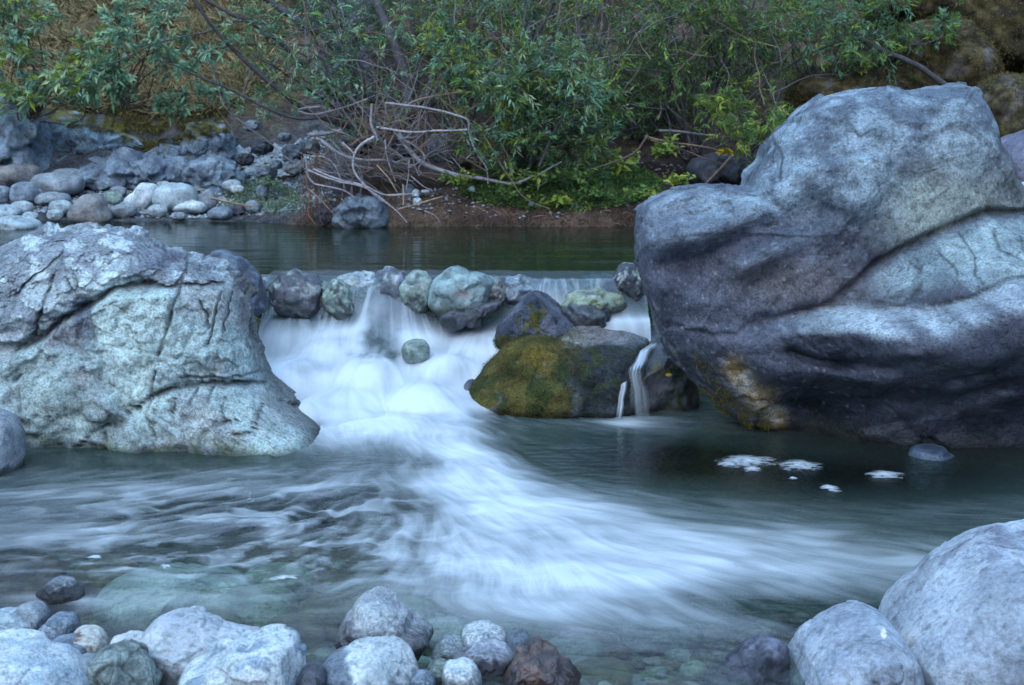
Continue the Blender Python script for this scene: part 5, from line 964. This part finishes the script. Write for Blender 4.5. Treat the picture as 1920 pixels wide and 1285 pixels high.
# ground cover by the water at left and moss, dry grass
def scatter_tris(name, label, pts, L0, wid, hues, rs, mat, lean=.5, up=1.0, parent=None):
    n = len(pts); D_ = rs.normal(size=(n, 3)) * lean + (0, -.15, up); L_ = L0 * rs.uniform(.4, 1.2, n); cc = np.array(hues)[rs.randint(len(hues), size=n)] * rs.uniform(.6, 1.35, (n, 1))
    V, F, C_ = leaves(pts, D_, L_, np.full(n, wid) * rs.uniform(.7, 1.3, n), np.clip(cc, 0, .8), rs, droop=.35); o = mesh_obj(name, V, F, mat, parent, col=C_, smooth=False, origin=None if parent is None else np.array(parent.location))
    if parent is None: tag(o, label, kind="stuff")
    return o
def on_ground(uvs, Yr, rs):
    """ground points whose picture position falls in the given ellipses"""
    out = []
    X = rs.uniform(-7.5, 4.5, 330000); Yv = rs.uniform(Yr[0], Yr[1], 330000); Zv = zground(X, Yv); Q = np.stack([X, Yv, Zv], 1); u, v = proj(Q); m = np.zeros(len(Q), bool)
    for (a, b_, su, sv, dn) in uvs: m |= (np.hypot((u - a) / su, (v - b_) / sv) < 1) & (rs.rand(len(u)) < dn)
    return Q[m]
rs = np.random.RandomState(77)
pts = on_ground([(500, 378, 60, 26, .9), (560, 395, 40, 22, .9), (450, 352, 45, 22, .6), (440, 395, 40, 14, .5)], (13.4, 15.6), rs); scatter_tris("ground_cover", "low grey green ground cover by the far waterline", (pts + rs.normal(size=pts.shape) * (.01, .01, .03) + (0, 0, .02))[fbm(pts * 4, 3) > -.05], .035, .012, BLG + [C3(.16, .15, .10), C3(.10, .12, .07)], rs, M['leaf'], 1.0, .6)
pts = on_ground([(1050, 350, 190, 50, .5), (900, 340, 60, 20, .3)], (13.2, 15.0), rs); scatter_tris("undergrowth", "small leaves covering the soil under the willows", pts + (0, 0, .02), .06, .018, GREEN + DARKG + YEL[:1], rs, M['leaf'], .9, .8)
pts = on_ground([(330, 90, 200, 130, .7), (200, 100, 200, 110, .5), (30, 60, 120, 120, .5), (460, 60, 100, 120, .3)], (16.0, 21.0), rs); pts = np.vstack([pts, on_ground([(330, 90, 200, 130, .9), (100, 80, 200, 140, .8)], (15.8, 21.0), rs)]); scatter_tris("dry_grass", "dry straw coloured grass on the left slope", pts[fbm(pts * 2.2, 3) > -.25], .26, .009, [C3(.55, .44, .25), C3(.36, .26, .13), C3(.45, .38, .2), C3(.14, .16, .07), C3(.12, .085, .05)], rs, M['grass'], .45, .8)
pts = on_ground([(300, 245, 60, 50, .9), (390, 238, 30, 20, .9), (180, 215, 150, 30, .8), (330, 190, 110, 60, .6)], (15.2, 18.0), rs); scatter_tris("moss_cover", "golden green moss cushions over the outcrop rim", pts[fbm(pts * 3, 3) > -.15], .085, .012, [C3(.30, .24, .05), C3(.16, .13, .04), C3(.08, .065, .03), C3(.22, .17, .07)], rs, M['moss'], .8, .7)
pts = on_ground([(980, 405, 230, 22, .10), (900, 375, 200, 20, .06)], (13.0, 13.8), rs); scatter_tris("root_fringe", "fine reddish rootlets hanging over the soil edge", pts, .14, .005, [REDB * 1.4, BROWNB, PALEB], rs, M['grass'], .6, -.9)
# leaf litter and small gravel on soil: low pyramids of stone
pts = on_ground([(950, 385, 240, 36, .10), (480, 290, 90, 50, .25), (1180, 330, 120, 30, .06), (300, 370, 330, 40, .35)], (13.2, 15.6), rs)
V4 = []; F4 = []
rs.shuffle(pts); pts2 = on_ground([(520, 275, 90, 60, .5), (400, 330, 80, 30, .2)], (13.4, 16), rs); rs.shuffle(pts2); pts = np.vstack([pts2[:900], pts[:5000]])
for k, p in enumerate(pts):
    s_ = rs.uniform(.02, .06) if k < min(900, len(pts2)) else rs.uniform(.006, .022); q = np.array([[-1, -.8, 0], [1, -.9, 0], [.9, .8, 0], [-.8, .9, 0], [rs.uniform(-.4, .4), rs.uniform(-.4, .4), .9]]) * s_ + p + rs.normal(size=(5, 3)) * s_ * .2; V4.append(q); b0 = k * 5; F4 += [(b0, b0 + 1, b0 + 4), (b0 + 1, b0 + 2, b0 + 4), (b0 + 2, b0 + 3, b0 + 4), (b0 + 3, b0, b0 + 4)]
V4 = np.vstack(V4); cc = np.repeat(np.array([COLS['pale'][1], COLS['grey'][0], COLS['blue'][1], COLS['tan'][0]])[rs.randint(4, size=len(V4) // 5)], 5, axis=0); tag(mesh_obj("gravel", V4, F4, M['stone'], col=cc, smooth=True), "small gravel on the far bank", kind="stuff")

# moss tufts growing on rocks
def tufts(key, sel, nmax, L0, hues, seed):
    o, Pw, u, v, V = ROCKS[key]; rs = np.random.RandomState(seed); m = np.where(sel(u, v, Pw, V) & (V[:, 1] < .4))[0]
    if len(m) == 0: return
    m = m[rs.randint(len(m), size=nmax)]; pts = Pw[m] + rs.normal(size=(nmax, 3)) * .006; D_ = V[m] + rs.normal(size=(nmax, 3)) * .7; L_ = L0 * rs.uniform(.4, 1.2, nmax)
    cc = np.array(hues)[rs.randint(len(hues), size=nmax)] * rs.uniform(.6, 1.3, (nmax, 1)); Vv_, F, C_ = leaves(pts, D_, L_, L_ * .25, cc, rs, droop=.3); mesh_obj("moss", Vv_, F, M['moss'], o, col=C_, smooth=False, origin=np.array(o.location))
tufts('mossbig', lambda u, v, P, V: (u + (v - 660) * .45 + 130 * fbm(P * 5, 4) < 1110) & (v > 632) & (fbm(P * 14 + 3, 2) > -.35), 30000, .010, [C3(.12, .105, .032), C3(.06, .07, .022), C3(.18, .12, .045), C3(.04, .05, .018), C3(.10, .07, .035)], 1)
tufts('mossmid', lambda u, v, P, V: (np.hypot((u - 957) / 36, (v - 648) / 20) + .6 * fbm(P * 12, 2) < 1) | (np.hypot((u - 1000) / 18, (v - 598) / 18) + .6 * fbm(P * 12, 2) < .8), 4000, .013, [C3(.15, .13, .02), C3(.08, .10, .015)], 2)
tufts('right', lambda u, v, P, V: (dpoly([(1318, 690), (1345, 725), (1375, 760), (1420, 795), (1440, 812)], u, v) + 26 * fbm(P * 9, 3) < 13), 6000, .013, [C3(.26, .19, .02), C3(.14, .13, .02), C3(.10, .11, .02)], 3)
for k in range(5):
    tufts('mr%d' % k, lambda u, v, P, V: fbm(P * 3, 3) > -.15, 9000, .035, [C3(.12, .095, .03), C3(.07, .055, .02), C3(.16, .13, .05)], 10 + k)

# root tangle
TG = [([(722, 194), (800, 203), (850, 215), (877, 225), (880, 250), (895, 290), (912, 315), (914, 345)], 13.2, .012, .006, GREYB, 0), ([(706, 239), (760, 247), (820, 246), (876, 243)], 13.2, .012, .007, GREYB, 0), ([(698, 194), (696, 230), (703, 250), (709, 264)], 13.2, .015, .010, GREYB, 0),
 ([(702, 256), (668, 283), (663, 320), (690, 356), (735, 388)], 13.15, .014, .006, GREYB, -.1), ([(747, 250), (783, 299), (832, 322), (905, 336), (961, 344), (998, 332), (1054, 303)], 13.3, .028, .006, DARKB * 2, -.1), ([(600, 262), (640, 290), (680, 300), (722, 301), (779, 311)], 13.3, .02, .008, DARKB * 2.2, 0),
 ([(577, 320), (633, 340), (690, 356), (735, 388), (763, 417)], 13.05, .010, .005, GREYB, 0), ([(587, 318), (640, 338), (690, 352), (727, 366), (775, 362)], 13.1, .010, .004, GREYB * 1.2, 0), ([(590, 345), (650, 360), (674, 384), (698, 413)], 13.0, .009, .004, GREYB, 0),
 ([(575, 300), (577, 330), (590, 345)], 13.1, .01, .009, GREYB, 0), ([(767, 300), (766, 330), (762, 356)], 13.2, .007, .003, GREYB * 1.3, 0), ([(722, 262), (726, 300), (742, 340)], 13.2, .007, .004, GREYB, 0), ([(740, 250), (722, 285), (718, 300)], 13.25, .009, .007, BROWNB * 1.5, 0),
 ([(748, 255), (780, 275), (797, 297), (785, 316), (792, 327)], 13.25, .008, .004, GREYB, 0), ([(706, 310), (730, 335), (745, 360)], 13.1, .007, .003, PALEB, 0), ([(905, 251), (957, 336), (985, 372), (1030, 392)], 13.15, .007, .004, BROWNB * 1.4, 0), ([(936, 262), (955, 300), (958, 330)], 13.2, .005, .003, BROWNB * 1.4, 0),
 ([(573, 330), (580, 364), (578, 400), (590, 420)], 13.05, .006, .004, REDB, 0), ([(740, 395), (790, 380), (830, 368)], 13.1, .006, .004, PALEB, 0), ([(771, 330), (792, 348), (812, 358)], 13.15, .006, .003, GREYB, 0), ([(725, 366), (760, 362)], 13.1, .006, .005, GREYB * 1.3, 0), ([(756, 345), (756, 385)], 13.05, .007, .006, PALEB * 1.1, 0),
 ([(600, 200), (560, 205), (590, 215), (650, 200), (690, 185)], 13.5, .014, .008, DARKB * 2, 0), ([(580, 252), (620, 250), (640, 244)], 13.4, .022, .016, DARKB * 2.2, 0), ([(760, 200), (790, 185), (850, 175), (890, 172)], 13.4, .010, .006, BROWNB * 1.6, 0), ([(640, 372), (668, 395), (690, 403)], 13.0, .005, .003, GREYB, 0),
 ([(795, 395), (815, 405), (825, 418)], 13.0, .006, .003, GREYB, 0), ([(580, 355), (610, 385), (635, 412)], 13.0, .006, .003, BROWNB * 1.6, 0), ([(640, 268), (660, 285), (664, 300)], 13.2, .010, .008, GREYB, 0)]
bw = at(690, 270, 13.4); root = empty("root_tangle", bw); tag(root, "tangle of bare grey roots and dead branches hanging over the pool", "roots")
rs = np.random.RandomState(5)
for pts_, Y, r0, r1, c_, dY in TG:
    V, F = tube_data([at(u, v, Y + dY * k / len(pts_)) for k, (u, v) in enumerate(pts_)], r0, r1, 7, .008, 3); mesh_obj("branch", V, F, M['bark'], root, col=np.broadcast_to(c_ * rs.uniform(1.4, 2.1), (len(V), 3)), origin=bw)
for k in range(60):
    u, v = rs.uniform(575, 800), rs.uniform(260, 340); Y = rs.uniform(13.1, 13.7); an = rs.uniform(-.3, 1.3); ln = rs.uniform(30, 90); p = [(u, v)]
    for j in range(3): an += rs.normal() * .35; p.append((p[-1][0] + ln / 3 * math.cos(an), p[-1][1] + ln / 3 * math.sin(an)))
    V, F = tube_data([at(a, min(b_, 415), Y - .1 * j) for j, (a, b_) in enumerate(p)], rs.uniform(.003, .008), .002, 5, .015, k); mesh_obj("branch", V, F, M['bark'], root, col=np.broadcast_to((GREYB, BROWNB * 1.3, DARKB * 2)[rs.randint(3)] * rs.uniform(.8, 1.4), (len(V), 3)), origin=bw)
A2 = Acc()
for k in range(40):
    u = rs.uniform(566, 625); v = rs.uniform(280, 330); p = [(u, v), (u + rs.normal() * 8, v + 35), (u + rs.normal() * 16, min(422, v + rs.uniform(60, 120)))]; V, F = tube_data([at(a, b_, 13.25 - .1 * j) for j, (a, b_) in enumerate(p)], .004, .0015, 4, .02, k); A2.add(V, F, (REDB, BROWNB, PALEB * .7)[rs.randint(3)])
A2.build("rootlet", M['bark'], root, origin=bw)
# loose branches lying on the bank
for k, (lab, pts_, Y, r0, r1, c_) in enumerate([("long thick grey log sloping down at the upper right behind the huge boulder", [(1610, 70), (1665, 100), (1725, 126), (1790, 172)], 14.0, .022, .03, DARKB * 1.1), ("thin fallen branch slanting beside the large leaved sprig", [(1215, 255), (1190, 285), (1147, 306), (1100, 320)], 13.3, .012, .006, BROWNB * 1.4),
     ("bare branch lying against the left shoulder of the huge boulder", [(1374, 292), (1345, 322), (1318, 350)], 13.1, .012, .009, BROWNB * 1.3), ("bleached stick across the ground cover on the left shore", [(395, 370), (430, 380), (470, 388)], 14.0, .014, .010, PALEB * 1.2), ("dark curved twig in front of the outcrop", [(255, 310), (270, 330), (288, 343)], 14.9, .008, .005, DARKB * 2),
     ("thin pale branch crossing the dark hollow", [(1210, 256), (1260, 268), (1330, 278), (1400, 300)], 13.6, .012, .006, PALEB * .8), ("thin branch just under the pale crossing one", [(1220, 262), (1290, 285), (1360, 310)], 13.6, .010, .005, BROWNB * 1.5), ("upper thin branch over the dark hollow", [(1235, 245), (1300, 250), (1385, 262)], 13.7, .014, .008, GREYB * .8)]):
    P3 = [at(u, v, Y) for u, v in pts_]; V, F = tube_data(P3, r0, r1, 8, .01, k); o = mesh_obj("fallen_branch", V, F, M['bark'], col=np.broadcast_to(c_, (len(V), 3)), origin=P3[-1]); tag(o, lab, "branch", "loose branches on the far bank")
# fallen yellow leaves
def yleaf(label, u, v, Y):
    p = at(u, v, Y); s_ = .022; V = p + np.array([[-1, 0, 0], [-.3, -.2, .45], [.5, -.1, .4], [1, 0, 0], [.4, -.2, -.35], [-.4, -.2, -.4], [0, -.35, 0]]) * s_; F = [(6, 0, 1), (6, 1, 2), (6, 2, 3), (6, 3, 4), (6, 4, 5), (6, 5, 0)]
    tag(mesh_obj("fallen_leaf", V, F, M['leaf'], col=np.broadcast_to(C3(.6, .42, .02), (7, 3)), smooth=False, origin=p), label, "leaf", "fallen yellow leaves")
yleaf("yellow leaf on the wet ledge beside the huge boulder", 1203, 637, 8.6); yleaf("yellow leaf stuck to the wet rock under the ledge", 1254, 703, 8.24)
